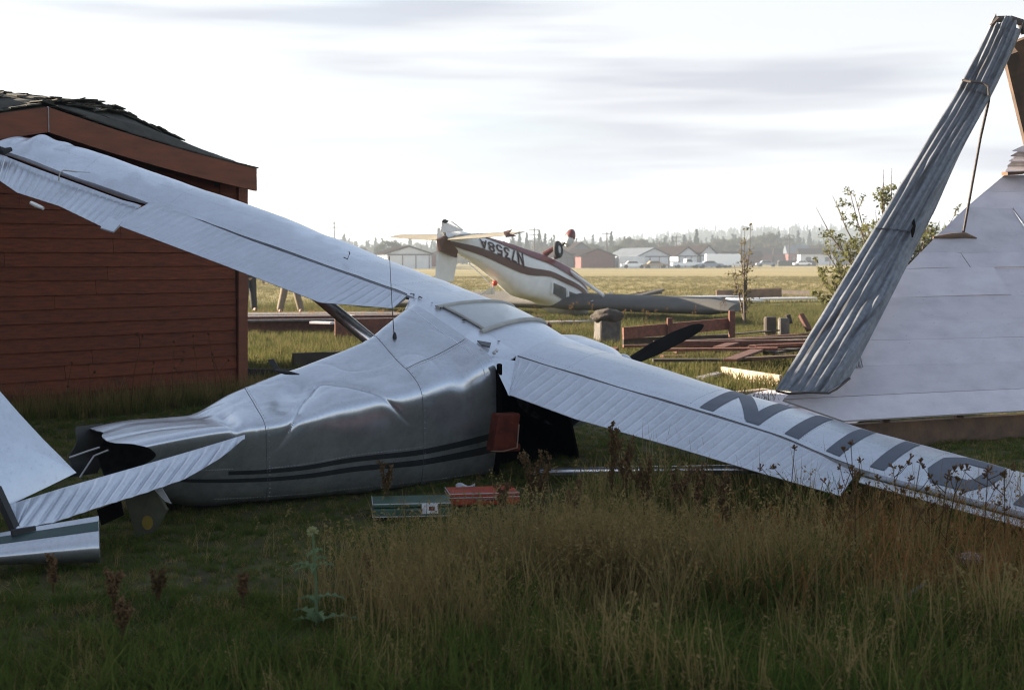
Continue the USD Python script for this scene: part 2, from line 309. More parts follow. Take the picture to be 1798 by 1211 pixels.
# ------------------------------------------------------------------ ground and hills
def ground_z(x, y):
    p = np.stack([np.asarray(x) * 0.9, np.asarray(y) * 0.9, np.zeros_like(np.asarray(x, float))], -1)
    k = np.clip((60 - np.asarray(y)) / 50, 0, 1)
    return (meshkit.fbm(p, 3, 3) - 0.5) * 0.09 * k
xs = np.concatenate([np.linspace(-1350, -70, 24), np.linspace(-60, -14, 40), np.linspace(-13.5, 13.5, 136), np.linspace(14, 60, 40), np.linspace(70, 1550, 24)])
ys = np.concatenate([np.linspace(-60, 2, 16), np.linspace(2.2, 26, 130), np.linspace(27, 80, 60), np.linspace(90, 1550, 60)])
X, Y = np.meshgrid(xs, ys, indexing='ij')
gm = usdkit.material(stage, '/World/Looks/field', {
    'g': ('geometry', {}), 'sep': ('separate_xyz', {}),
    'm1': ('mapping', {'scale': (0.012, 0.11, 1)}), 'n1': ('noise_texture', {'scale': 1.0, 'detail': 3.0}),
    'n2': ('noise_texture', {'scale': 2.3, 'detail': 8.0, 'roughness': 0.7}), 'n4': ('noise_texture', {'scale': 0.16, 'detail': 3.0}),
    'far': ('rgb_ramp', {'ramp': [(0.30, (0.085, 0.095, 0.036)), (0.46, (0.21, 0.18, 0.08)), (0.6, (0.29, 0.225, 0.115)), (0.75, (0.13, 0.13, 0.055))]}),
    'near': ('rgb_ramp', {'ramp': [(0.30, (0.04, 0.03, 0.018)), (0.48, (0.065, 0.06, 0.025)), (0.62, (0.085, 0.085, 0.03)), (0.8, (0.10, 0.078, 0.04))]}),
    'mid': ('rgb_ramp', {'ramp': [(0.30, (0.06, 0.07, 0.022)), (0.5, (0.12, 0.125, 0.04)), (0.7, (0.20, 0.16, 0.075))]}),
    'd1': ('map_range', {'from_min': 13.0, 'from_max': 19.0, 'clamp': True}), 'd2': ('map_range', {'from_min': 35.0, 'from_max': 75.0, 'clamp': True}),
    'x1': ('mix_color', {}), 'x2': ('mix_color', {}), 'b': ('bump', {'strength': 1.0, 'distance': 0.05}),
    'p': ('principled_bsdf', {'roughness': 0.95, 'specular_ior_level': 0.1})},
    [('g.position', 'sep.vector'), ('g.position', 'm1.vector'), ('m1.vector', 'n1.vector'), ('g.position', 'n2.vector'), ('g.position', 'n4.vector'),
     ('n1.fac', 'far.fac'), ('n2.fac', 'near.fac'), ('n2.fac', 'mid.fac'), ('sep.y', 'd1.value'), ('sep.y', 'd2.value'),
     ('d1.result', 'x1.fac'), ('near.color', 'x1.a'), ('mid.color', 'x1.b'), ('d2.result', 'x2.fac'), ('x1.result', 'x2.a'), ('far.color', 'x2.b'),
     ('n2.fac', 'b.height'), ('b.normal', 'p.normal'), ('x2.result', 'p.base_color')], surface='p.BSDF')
MB().grid(np.stack([X, Y, ground_z(X, Y)], -1)).build('ground', gm, smooth=True, kind='structure')

def hillmesh(y0, y1, f, x0=-1100, x1=1350, n=160):
    xs = np.linspace(x0, x1, n); ys = np.linspace(y0, y1, 14)
    X, Y = np.meshgrid(xs, ys, indexing='ij')
    k = np.sin(np.clip((Y - y0) / (y1 - y0), 0, 1) * PI)
    Z = f(X) * k - 1.5 + (meshkit.fbm(np.stack([X / 60, Y / 60, X * 0], -1), 4, 9) - 0.5) * 5 * k
    return np.stack([X, Y, Z], -1)
M['hill'] = mat('wooded_hill', (0.045, 0.06, 0.035), 0.95, col2=(0.025, 0.035, 0.022), vscale=0.03, bump=1.5, bscale=0.12)
hill_h = lambda X: 6 + 19 / (1 + np.exp(-(X - 120) / 38.0)) + 2 * np.sin(X / 56.0)
HG = hillmesh(800, 1450, hill_h)
MB().grid(HG).build('hills', M['hill'], smooth=True, kind='structure')

# ------------------------------------------------------------------ haze
hz = MB().box(V(100, 750, 23.0), V(1500, 0, 0), V(0, 820, 0), V(0, 0, 25.0))
M['haze'] = usdkit.material(stage, '/World/Looks/haze', {'v': ('principled_volume', {'color': (0.80, 0.90, 1.0), 'density': 0.0005, 'anisotropy': 0.3})}, volume='v.volume')
hz.build('haze', M['haze'], kind='stuff')

# ------------------------------------------------------------------ silver aeroplane
def lerp_stations(S, t):
    """piecewise smooth interpolation of station arrays, t in [0, len-1]"""
    from scipy.interpolate import PchipInterpolator
    S = np.asarray(S, float)
    return PchipInterpolator(np.arange(len(S)), S.reshape(len(S), -1), axis=0)(t).reshape((len(np.atleast_1d(t)),) + S.shape[1:])

plane = thing('silver_airplane', 'wrecked bare-metal high-wing light aeroplane lying in the grass in front of the red shed', 'airplane', P(720, 855, 9.6) * V(1, 1, 0))

# fuselage: four corners per station (near top, far top, near bottom); far bottom completes the box
FS = [
    (P(205, 788, 8.10), P(150, 750, 8.75), P(222, 880, 8.30)),
    (P(300, 768, 8.32), P(225, 733, 8.95), P(285, 890, 8.58)),
    (P(392, 752, 8.52), P(318, 726, 9.12), P(360, 902, 8.82)),
    (P(440, 748, 8.66), P(402, 684, 9.32), P(440, 900, 8.99)),
    (P(530, 734, 8.90), P(470, 655, 9.62), P(530, 896, 9.26)),
    (P(625, 706, 9.20), P(560, 622, 9.95), P(630, 890, 9.57)),
    (P(722, 690, 9.50), P(640, 588, 10.3), P(722, 882, 9.90)),
    (P(800, 662, 9.78), P(680, 556, 10.6), P(800, 876, 10.18)),
    (P(872, 628, 10.02), P(716, 524, 10.95), P(870, 870, 10.4)),
]
FS4 = np.array([[n, f, n + (b - n), f + (b - n) * 0.9] for n, f, b in FS])   # Ntop, Ftop, Nbot, Fbot
FEXP = 9.0
def fus_point(t, a, b):
    """a: -1 far .. 1 near, b: -1 bottom .. 1 top in the station's box"""
    t = np.asarray(t, float); c = lerp_stations(FS4, t.ravel()).reshape(t.shape + (4, 3))
    wa, wb = ((np.asarray(a) + 1) / 2)[..., None], ((np.asarray(b) + 1) / 2)[..., None]
    return (c[..., 0, :] * wa + c[..., 1, :] * (1 - wa)) * wb + (c[..., 2, :] * wa + c[..., 3, :] * (1 - wa)) * (1 - wb)
def fus_ring(th, n=FEXP):
    c, s = np.cos(th), np.sin(th)
    nn = np.where(s < 0, 3.6, n)
    r = (np.abs(c) ** nn + np.abs(s) ** nn) ** (-1 / nn)
    return r * c, r * s
def fus_dent(pts, t, th):
    """buckles in the skin"""
    T, H = np.broadcast_arrays(t, th)
    q = np.stack([T * 0.8, np.cos(H) * 1.3, np.sin(H) * 1.3], -1)
    d = (meshkit.fbm(q, 2, 21) - 0.5) * 0.016
    rg = np.abs(2 * meshkit.noise(q * 1.3 + 4.0, 5) - 1)          # folded creases
    d += (np.minimum(rg, 0.35) - 0.35) * 0.012 * np.clip(1.6 * np.sin(H) - 0.2, 0, 1)
    rg4 = np.abs(2 * meshkit.noise(np.stack([T * 1.3 + 0.4 * H, H * 1.6, T * 0 + 2.5], -1), 13) - 1)
    d += -0.003 * np.clip(T - 1.6, 0, 1) * np.maximum(0, 1 - rg4 / 0.10) * np.clip((H - 0.5) * 4, 0, 1) * np.clip((2.9 - H) * 3, 0, 1)
    rg2 = np.abs(T - 5.55 + 1.1 * (H - 0.8)) ; d += -0.026 * np.exp(-rg2 / 0.07) * np.clip((H - 0.4) * 3.5, 0, 1) * np.clip((1.7 - H) * 3, 0, 1)
    rg3 = np.abs(T - 3.9 - 0.9 * (H - 0.8)) ; d += -0.026 * np.exp(-rg3 / 0.06) * np.clip((H - .35) * 3, 0, 1) * (H < 1.6)
    d += -0.045 * np.exp(-((T - 2.55) / 0.22) ** 2 - ((H - 1.15) / 0.5) ** 2)
    d += -0.025 * np.exp(-((T - 5.0) / 0.35) ** 2 - ((H - 0.85) / 0.22) ** 2)
    d += -0.035 * np.exp(-((T - 7.2) / 0.25) ** 2 - ((H - 0.82) / 0.16) ** 2)
    d += 0.03 * np.exp(-((T - 6.5) / 0.4) ** 2 - ((H - 1.1) / 0.3) ** 2)
    d += -0.035 * np.exp(-((T - 4.3) / 0.3) ** 2 - ((H - 1.6) / 0.3) ** 2)
    return d
def fus_surface(T, H, extra=0.0):
    a, b = fus_ring(H)
    p = fus_point(T, a, b)
    ctr = fus_point(T, np.zeros_like(a), np.zeros_like(b))
    n = p - ctr; n /= np.linalg.norm(n, axis=-1, keepdims=True)
    return p + n * (fus_dent(p, T, H) + extra)[..., None]
nt, nh = 380, 240
tt = np.linspace(0, 8, nt); hh = np.linspace(0, 2 * PI, nh)
T, H = np.meshgrid(tt, hh, indexing='ij')
# torn rear end: ragged edge
ragged = 0.18 * (meshkit.fbm(np.stack([H * 1.6, H * 0, H * 0], -1), 4, 5) - 0.3) + 0.30 * np.exp(-((H - 0.55) / 0.35) ** 2)
Tr = T + np.clip(ragged, -0.05, 1) * 2.2 * np.clip(1 - T / 1.0, 0, 1)
Hs = H
out = fus_surface(Tr, Hs)
inn = fus_surface(Tr, Hs, -0.012)
fmb = MB().grid(out[:, ::-1])
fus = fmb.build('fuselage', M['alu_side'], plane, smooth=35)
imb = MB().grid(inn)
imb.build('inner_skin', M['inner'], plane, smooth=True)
# stripes along the near side
def side_theta(b, n=2.6):
    e = 3.6 if b < 0 else FEXP
    return math.atan2(b, (1 - abs(b) ** e) ** (1 / e))
def fus_strip(t0, t1, b0, b1, name, m, off=0.0025, n=70, parent=plane):
    ts = np.linspace(t0, t1, n)
    bb = np.linspace(0, 1, 4)
    g = []
    for t in ts:
        k = (t - t0) / (t1 - t0)
        lo, hi = b0[0] + (b0[1] - b0[0]) * k, b1[0] + (b1[1] - b1[0]) * k
        th = np.array([side_theta(lo + (hi - lo) * q) for q in bb])
        g.append(fus_surface(np.full(4, t), th, off))
    return MB().grid(np.array(g)).build(name, m, parent, smooth=True)
fus_strip(2.4, 8.0, (-0.08, -0.14), (0.01, -0.04), 'paint_stripe', M['black_paint'])
fus_strip(1.2, 8.0, (-0.24, -0.34), (-0.16, -0.22), 'paint_stripe', M['black_paint'])
# seams with rivets
def fus_line(ts, ths, r=0.0022, name='panel_seam', off=0.001, m='seam'):
    p = fus_surface(np.asarray(ts, float), np.asarray(ths, float), off)
    return MB().tube(p, r, 5).build(name, M[m], plane, smooth=True)
fus_line(np.full(60, 6.25), np.linspace(-0.9, 2.6, 60))
fus_line(np.full(60, 3.35), np.linspace(-0.9, 2.6, 60))
fus_line(np.linspace(6.25, 7.95, 30), np.full(30, 1.22))
rv = MB()
tet = trimesh.creation.icosphere(subdivisions=0, radius=0.0038)
def rivets(ts, ths):
    for q in fus_surface(np.asarray(ts, float), np.asarray(ths, float), 0.0005): rv.add(tet.vertices + q, tet.faces)
rivets(np.full(46, 6.29), np.linspace(-1.2, 2.6, 46)); rivets(np.full(40, 3.40), np.linspace(-1.2, 2.6, 40))
rivets(np.linspace(3.4, 6.25, 50), np.full(50, 0.02)); rivets(np.linspace(2.2, 8, 80), np.full(80, -0.62))
rivets(np.linspace(0.9, 2.5, 24), np.full(24, 0.05)); rivets(np.linspace(6.25, 7.95, 40), np.full(40, 1.18))
rv.build('rivets', M['zinc_light'], plane, kind='stuff')

# wings
class Wing:
    def __init__(s, st, t, seed=0, dent=0.01):
        """st: list of (leading edge, hinge) points from root to tip"""
        s.S = np.array(st); s.t = np.array(t); s.seed = seed; s.dent = dent; s.n = len(st) - 1
    def frame(s, q):
        q = np.atleast_1d(np.asarray(q, float))
        c = lerp_stations(s.S, q.ravel()).reshape(q.shape + (2, 3))
        th = lerp_stations(s.t[:, None], q.ravel()).reshape(q.shape)
        return c[..., 0, :], c[..., 1, :], th
    def norm(s, q):
        e = 0.02
        a0, b0, _ = s.frame(np.clip(q - e, 0, s.n)); a1, b1, _ = s.frame(np.clip(q + e, 0, s.n))
        span = (a1 + b1) - (a0 + b0); le, h, _ = s.frame(q)
        n = np.cross(span, h - le); n /= np.linalg.norm(n, axis=-1, keepdims=True)
        return n * np.sign(n[..., 2:])
    def top(s, q, u, off=0.0):
        le, h, th = s.frame(q); n = s.norm(q)
        u = np.asarray(u, float)
        pr = 2.35 * np.sqrt(np.maximum(u, 0)) * (1 - u) + 0.30 * u
        d = (meshkit.fbm(np.stack([np.asarray(q) * 2.2, u * 2.0, u * 0], -1), 3, s.seed) - 0.5) * s.dent
        if hasattr(s, 'extra'): d = d + s.extra(np.asarray(q), u)
        return le + (h - le) * u[..., None] + n * (th * pr + d + off)[..., None]
    def bot(s, q, u):
        le, h, th = s.frame(q); n = s.norm(q); u = np.asarray(u, float)
        pr = -(1.0 * np.sqrt(np.maximum(u, 0)) * (1 - u)) - 0.10 * u
        return le + (h - le) * u[..., None] + n * (th * pr)[..., None]
    def skin(s, q0, q1, nq=120, nu=26):
        q = np.linspace(q0, q1, nq); u = np.linspace(0, 1, nu) ** 1.8
        Q, U = np.meshgrid(q, u, indexing='ij')
        a = s.top(Q, U); b = s.bot(Q, U)
        loop = np.concatenate([a[:, ::-1], b[:, 1:], a[:, -1:]], 1)
        mb = MB().grid(loop)
        for k in (0, -1):
            r = loop[k][:-1]; c = r.mean(0); L = len(r)
            mb.add(np.vstack([r, c]), [[i, (i + 1) % L, L] if k else [(i + 1) % L, i, L] for i in range(L)])
        return mb

def pxcurve(pts):
    p = np.array(pts, float); o = np.argsort(p[:, 0]); p = p[o]
    return lambda x: P(x, np.interp(x, p[:, 0], p[:, 1]), np.interp(x, p[:, 0], p[:, 2]))
def ribbed(hA, hB, tA, tB, nribs, n, depth=0.012, thick=0.02, cols=10, sag=0.0, width=0.085):
    """control surface sheet between hinge polyline and trailing edge polyline (callables of k in 0..1) with pressed chordwise beads"""
    ks = np.linspace(0, 1, nribs * cols + 1)
    m = 7
    g = np.zeros((len(ks), m, 3))
    for i, k in enumerate(ks):
        h, t = hA(k), tA(k)
        fr = (k * nribs) % 1.0
        bead = math.exp(-((fr - 0.5) / width) ** 2) * depth
        for j in range(m):
            w = j / (m - 1)
            g[i, j] = h + (t - h) * w + n * (bead * min(1, 4 * w, 6 * (1 - w) + 0.15) + sag * math.sin(w * PI))
    th = np.zeros_like(g)
    for j in range(m):
        w = j / (m - 1); th[:, j] = -n * (thick * (1 - w) + 0.004)
    return MB().grid(g, th)
def polyf(pts):
    pts = np.array(pts); L = np.concatenate([[0], np.cumsum(np.linalg.norm(np.diff(pts, axis=0), axis=1))]); L /= L[-1]
    return lambda k: np.array([np.interp(k, L, pts[:, i]) for i in range(3)])

UPV = V(0, 0, 1)
def dn(p, a): return p - UPV * a
# right wing (towards the camera on the right): silhouette / hinge line along its span
RW = Wing([
    (dn(P(1000, 596, 11.15), 0.035), P(905, 632, 10.30)),
    (dn(P(1120, 635, 10.72), 0.04), P(1030, 670, 9.90)),
    (dn(P(1290, 690, 10.15), 0.04), P(1200, 722, 9.35)),
    (dn(P(1440, 732, 9.68), 0.04), P(1350, 768, 8.90)),
    (dn(P(1590, 774, 9.20), 0.04), P(1497, 826, 8.45)),
    (dn(P(1742, 815, 8.75), 0.035), P(1650, 868, 8.05)),
    (dn(P(1895, 862, 8.30), 0.03), P(1800, 908, 7.65)),
    (dn(P(2110, 934, 7.75), 0.03), P(2010, 968, 7.15))],
    [0.095, 0.098, 0.098, 0.096, 0.092, 0.088, 0.085, 0.075], seed=31, dent=0.012)
RW.extra = lambda q, u: -0.022 * np.exp(-((q - 0.4) / 0.4) ** 2 - ((u - 0.25) / 0.2) ** 2) - 0.010 * np.exp(-np.abs(q - 2.75 - 0.5 * u) / 0.07) * np.clip(1.4 - 2 * u, 0, 1) \
    - 0.009 * np.exp(-np.abs(q - 3.15 + 0.5 * u) / 0.06) * np.clip(1.2 - 2 * u, 0, 1)
RW.skin(0, 7, 170, 28).build('right_wing', M['alu'], plane, smooth=50)
nR = unit(RW.norm(np.array([2.0]))[0])
upR = nR * 0.034
fh_ = pxcurve([(905, 633, 10.29), (1030, 672, 9.90), (1200, 724, 9.34), (1350, 770, 8.89), (1500, 828, 8.46), (1520, 836, 8.40)])
ft_ = pxcurve([(893, 692, 9.95), (1010, 735, 9.55), (1180, 783, 9.03), (1330, 828, 8.62), (1476, 870, 8.18)])
hx_ = lambda k: 905 + 599 * k
flapH = lambda k: fh_(hx_(k)) + upR * (1 - max(0, k - .9) * 8)
flapT = lambda k: ft_(hx_(k) - 12 - 56 * min(1, k / .09) + 40 * max(0, k - .9) / .1)
ribbed(flapH, None, flapT, None, 34, nR, depth=-0.007).build('flap', M['alu'], plane, smooth=40)
ailH = polyf([P(1512, 836, 8.38), P(1650, 874, 8.00), P(1800, 914, 7.60), P(2000, 972, 7.10)])
ailT = polyf([P(1508, 846, 8.16), P(1650, 885, 7.80), P(1800, 926, 7.42), P(2000, 988, 6.90)])
ribbed(ailH, None, ailT, None, 30, nR, depth=-0.008).build('aileron', M['alu'], plane, smooth=40, label='drooping aileron near the grassed-over wing tip')
# root fairing plate of the flap (folded metal triangle)
MB().prism([P(862, 628, 10.1), P(905, 633, 10.25), P(893, 694, 9.93)], V(0.01, 0.02, -0.006)).build('root_fairing', M['alu'], plane)

# letters painted on the right wing
def wing_patch(W, poly, name, parent, off=0.003, nx=10, ny=14):
    """poly: quad in (span q, chord u): four corners"""
    a = np.linspace(0, 1, nx)[:, None, None]; b = np.linspace(0, 1, ny)[None, :, None]
    c = [np.array(p, float)[None, None] for p in poly]
    uv = (c[0] * (1 - a) + c[1] * a) * (1 - b) + (c[3] * (1 - a) + c[2] * a) * b
    g = W.top(uv[..., 0], uv[..., 1], off)
    return g
def q_at(px, u):
    """span position where the wing's chord point u is seen in column px"""
    qs = np.linspace(0, 7, 400); pts = RW.top(qs, np.full(400, u)); cols = CX + FPX * pts[:, 0] / (pts[:, 1] * CP - (pts[:, 2] - EYE) * SP)
    return float(np.interp(px, cols, qs))
U0, U1 = 0.93, 0.20
letters = thing_letters = MB()
def stroke(px0, px1, u0=U0, u1=U1):
    """a chordwise bar whose rear end spans columns px0..px1"""
    qa, qb = q_at(px0, u0), q_at(px1, u0)
    letters.grid(wing_patch(RW, [(qa, u0), (qb, u0), (qb - 0.04, u1), (qa - 0.04, u1)], '', None))
def quad(*c): letters.grid(wing_patch(RW, c, '', None))
w0 = q_at(1228, U0); w1 = q_at(1252, U0); wN = q_at(1330, U0) 
stroke(1228, 1252); stroke(1308, 1332)
qa, qb = q_at(1228, U0), q_at(1332, U0)
quad((qa - 0.03, 0.22), (qa + 0.16, 0.22), (qb, 0.90), (qb - 0.19, 0.90))
stroke(1377, 1402); stroke(1450, 1474); stroke(1527, 1552)
def ring(pa, pb, ph0, ph1):
    A, B = q_at(pa, 0.6), q_at(pb, 0.6)
    w = (B - A)
    o = [(A, .42), (A + w * .22, U1), (B - w * .22, U1), (B, .42), (B, .72), (B - w * .22, U0), (A + w * .22, U0), (A, .72)]
    i = [(A + w * .3, .46), (A + w * .36, .40), (B - w * .36, .40), (B - w * .3, .46), (B - w * .3, .68), (B - w * .36, .74), (A + w * .36, .74), (A + w * .3, .68)]
    for k in range(8): quad(o[k], o[(k + 1) % 8], i[(k + 1) % 8], i[k])
ring(1640, 1752, 0, 0)
stroke(1778, 1808)
lp = letters.build('registration_letters', M['letter'], plane, smooth=True, label='dark block letters N1110 painted across the right wing')

MB().tube([RW.top(np.array([q]), np.array([0.992]), 0.002)[0] for q in np.linspace(0.02, 4.0, 60)], 0.004, 5).build('hinge_seam', M['seam'], plane)
# left wing (raised, towards the shed)
LW = Wing([
    (dn(P(870, 530, 12.1), 0.05), P(712, 523, 11.20)),
    (dn(P(800, 500, 12.45), 0.06), P(655, 502, 11.50)),
    (dn(P(690, 456, 12.75), 0.07), P(560, 468, 11.85)),
    (dn(P(560, 400, 13.05), 0.07), P(440, 426, 12.25)),
    (dn(P(430, 352, 13.35), 0.07), P(340, 390, 12.60)),
    (dn(P(310, 312, 13.65), 0.065), P(250, 358, 12.90)),
    (dn(P(180, 266, 13.85), 0.06), P(125, 313, 13.20)),
    (dn(P(90, 240, 13.95), 0.055), P(20, 274, 13.40)),
    (dn(P(30, 243, 13.90), 0.03), P(-30, 262, 13.52))],
    [0.10, 0.105, 0.105, 0.105, 0.10, 0.10, 0.095, 0.09, 0.05], seed=17, dent=0.016)
LW.extra = lambda q, u: 0.03 * np.exp(-((q - 7.0) / 0.5) ** 2) * np.sin(q * 9 + u * 5) * (1 - u) - 0.03 * np.exp(-((q - 6.4 - 0.5 * u) / 0.16) ** 2) * np.clip(1 - 1.3 * u, 0, 1) \
    - 0.02 * np.exp(-((q - 2.9 + 0.2 * u) / 0.2) ** 2 - (u / 0.3) ** 2)
wrv = MB()
for Wg, qs in ((RW, (0.15, 6.9)), (LW, (0.1, 7.6))):
    for uu in (0.52, 0.90):
        for p in Wg.top(np.linspace(*qs, 150), np.full(150, uu), 0.0004): wrv.add(tet.vertices * 0.6 + p, tet.faces)
    for qq in np.arange(0.7, qs[1], 1.3):
        for p in Wg.top(np.full(26, qq), np.linspace(0.06, 0.97, 26), 0.0004): wrv.add(tet.vertices * 0.6 + p, tet.faces)
wrv.build('rivets', M['seam'], plane, kind='stuff')
LW.skin(0, 8, 180, 28).build('left_wing', M['alu'], plane, smooth=50)
MB().tube([LW.top(np.array([q]), np.array([0.992]), 0.002)[0] for q in np.linspace(0.02, 4.8, 60)], 0.004, 5).build('hinge_seam', M['seam'], plane)
nL = unit(LW.norm(np.array([3.0]))[0])
lh_ = pxcurve([(712, 526, 11.15), (600, 486, 11.68), (440, 429, 12.22), (265, 360, 12.83)])
lt_ = pxcurve([(690, 541, 10.95), (562, 531, 11.28), (400, 468, 11.85), (198, 392, 12.50)])
hx2 = lambda k: 712 - 447 * k
lfH = lambda k: lh_(hx2(k)) + nL * 0.034
lfT = lambda k: lt_(hx2(k) - 22 - 45 * min(1, k / .16))
ribbed(lfH, None, lfT, None, 33, nL, depth=-0.008, thick=0.03).build('flap', M['alu'], plane, smooth=40)
laH = polyf([P(248, 361, 12.86), P(125, 316, 13.18), P(20, 277, 13.38), P(-20, 266, 13.5)])
laT = polyf([P(200, 408, 12.45), P(105, 362, 12.72), P(30, 338, 12.95), P(-25, 300, 13.2)])
ribbed(laH, None, laT, None, 22, nL, depth=-0.012, thick=0.02, width=0.12).build('aileron', M['alu'], plane, smooth=40, label='drooped aileron bent away at the wing tip by the shed')
MB().prism([P(190, 383, 12.42), P(214, 391, 12.40), P(199, 409, 12.36), P(176, 402, 12.38)], nL * 0.012).build('torn_flap_corner', M['alu'], plane)
MB().tube([P(256, 360, 12.8), P(215, 350, 12.88), P(120, 315, 13.1), P(60, 293, 13.22), P(14, 275, 13.33)], 0.008, 6).build('hinge_gap', M['dark'], plane)
MB().tube([P(103, 318, 13.05), P(105, 303, 13.05), P(112, 299, 13.08), P(135, 302, 13.1)], 0.007, 6).tube([P(135, 302, 13.1), P(158, 303, 13.15)], 0.004, 5).build('pitot_bracket', M['weatherstrip'], plane)
MB().tube([P(54, 356, 12.85), P(64, 361, 12.83), P(76, 366, 12.8)], [0.018, 0.022, 0.016], 8).build('balance_weight', M['white_paint'], plane)
MB().tube([P(-6, 262, 13.35), P(8, 266, 13.3), P(20, 262, 13.35)], [0.04, 0.035, 0.02], 8).build('tip_light', M['rubber'], plane)
# tie loops on top of the left wing
for (a, b) in (((604, 452), (613, 442)), ((606, 480), (611, 466))):
    MB().tube([P(a[0], a[1], 12.0), P(a[0] + 6, a[1] + 3, 11.95), P(b[0] + 1, b[1] + 3, 11.98), P(b[0], b[1], 12.05)], 0.005, 5).build('cable_loop', M['steel'], plane)

# centre section / cabin roof with skylights
CS0, CS1 = LW, RW
def roof(k, u, off=0.0):
    """k 0 = left wing root, 1 = right wing root"""
    k = np.asarray(k, float); u = np.asarray(u, float)
    a = LW.top(np.zeros(k.shape), u); b = RW.top(np.zeros(k.shape), u)
    bulge = np.sin(k * PI) * 0.03
    z = np.zeros(k.shape + (3,)); z[..., 2] = bulge + off
    return a * (1 - k[..., None]) + b * k[..., None] + z
K, U = np.meshgrid(np.linspace(-0.02, 1.02, 50), np.linspace(0, 1, 26) ** 1.6, indexing='ij')
MB().grid(roof(K, U), V(0, 0, -0.02)).build('cabin_roof', M['alu'], plane, smooth=50)
# rear roof between hinge line and fuselage deck
a0, a1 = fus_point(np.array([7.95]), np.array([-1.0]), np.array([1.0]))[0], fus_point(np.array([7.95]), np.array([1.0]), np.array([1.0]))[0]
KK = np.linspace(0, 1, 40)
th_d = np.linspace(2.45, 0.70, 40)
deck = fus_surface(np.full(40, 7.72), th_d, 0.002)
edge_ = roof(KK, np.full(40, 0.955), 0.0)
W_ = np.linspace(0, 1, 14)[None, :, None]
fair = deck[:, None] * (1 - W_) + edge_[:, None] * W_
MB().grid(fair, V(0, 0, -0.01)).build('roof_fairing', M['alu'], plane, smooth=60)
for kk, (ka, kb) in enumerate([(0.30, 0.70)]):
    K, U = np.meshgrid(np.linspace(ka, kb, 16), np.linspace(0.08, 0.93, 24), indexing='ij')
    sk = MB().grid(roof(K, U, 0.012)).build('skylight', M['skylight'], plane, smooth=True)
    for k0 in (ka, kb):
        u = np.linspace(0.02, 1.0, 24)
        MB().tube(roof(np.full(24, k0), u, 0.012), 0.019, 7).build('frame', M['weatherstrip'], sk, smooth=True)
u = np.linspace(0.0, 1.0, 24)
MB().tube([roof(np.array([0.30 + 0.4 * q]), np.array([0.94]), 0.014)[0] for q in np.linspace(0, 1, 12)], 0.012, 6).build('roof_lip', M['weatherstrip'], plane, smooth=True)
rr = MB()
for i in range(17):
    k = R.choice((R.uniform(0.0, .3), R.uniform(0.0, 1.0))); q = roof(np.array([k]), np.array([R.uniform(0.96, 1.0)]), 0.012)[0]
    s = R.uniform(0.003, 0.010)
    b = trimesh.creation.icosphere(subdivisions=1, radius=s); rr.add(b.vertices * V(1.5, 1, 0.6) + q, b.faces)
rr.build('torn_fasteners', M['rubber'], plane, kind='stuff')
MB().prism([P(776, 574, 10.62), P(800, 572, 10.64), P(790, 580, 10.56)], V(0, -0.01, 0.012)).build('roof_hole', M['dark'], plane)
MB().prism([P(838, 600, 10.35), P(862, 604, 10.32), P(860, 611, 10.25), P(846, 607, 10.28)], V(0, -0.006, 0.012)).build('torn_flange', M['seam'], plane)
for (x, y, d) in ((868, 622, 10.15), (872, 618, 10.2), (845, 618, 10.15)):
    MB().tm(trimesh.creation.icosphere(subdivisions=1, radius=0.016).apply_translation(P(x, y, d) + V(0, 0, 0.012))).build('bolt', M['zinc_light'], plane)
# whip antenna and base on the deck, tail antenna
MB().tube([P(692, 590, 10.35), P(688, 530, 10.42), P(684, 450, 10.5)], [0.004, 0.003, 0.002], 5).build('whip_antenna', M['steel'], plane)
MB().tube([P(693, 597, 10.28), P(693, 588, 10.28), P(693, 583, 10.28)], [0.018, 0.014, 0.005], 8).build('antenna_base', M['rubber'], plane)
MB().prism([P(469, 632, 9.4), P(480, 630, 9.4), P(491, 648, 9.38), P(484, 652, 9.38)], V(0, 0.012, 0)).tube([P(486, 650, 9.3), P(500, 653, 9.22), P(512, 655, 9.16), P(525, 657, 9.1)], [0.014, 0.018, 0.012, 0.004], 6).build('broken_antenna', M['rubber'], plane)

# struts
def strut(a, b, w, h, name):
    a, b = np.asarray(a), np.asarray(b); t = unit(b - a); s = unit(np.cross(t, UPV)); u = np.cross(s, t)
    ang = np.linspace(0, 2 * PI, 17)[:-1]
    ring = np.array([s * math.cos(x) * w + u * math.sin(x) * h for x in ang])
    g = np.array([np.vstack([a + (b - a) * k + ring, (a + (b - a) * k + ring)[:1]]) for k in np.linspace(0, 1, 6)])
    return MB().grid(g).build(name, M['alu_side'], plane, smooth=True)
strut(P(548, 512, 12.1), P(668, 612, 10.9), 0.055, 0.055, 'wing_strut')
strut(P(940, 828, 9.95), P(1345, 823, 8.75), 0.045, 0.030, 'wing_strut')

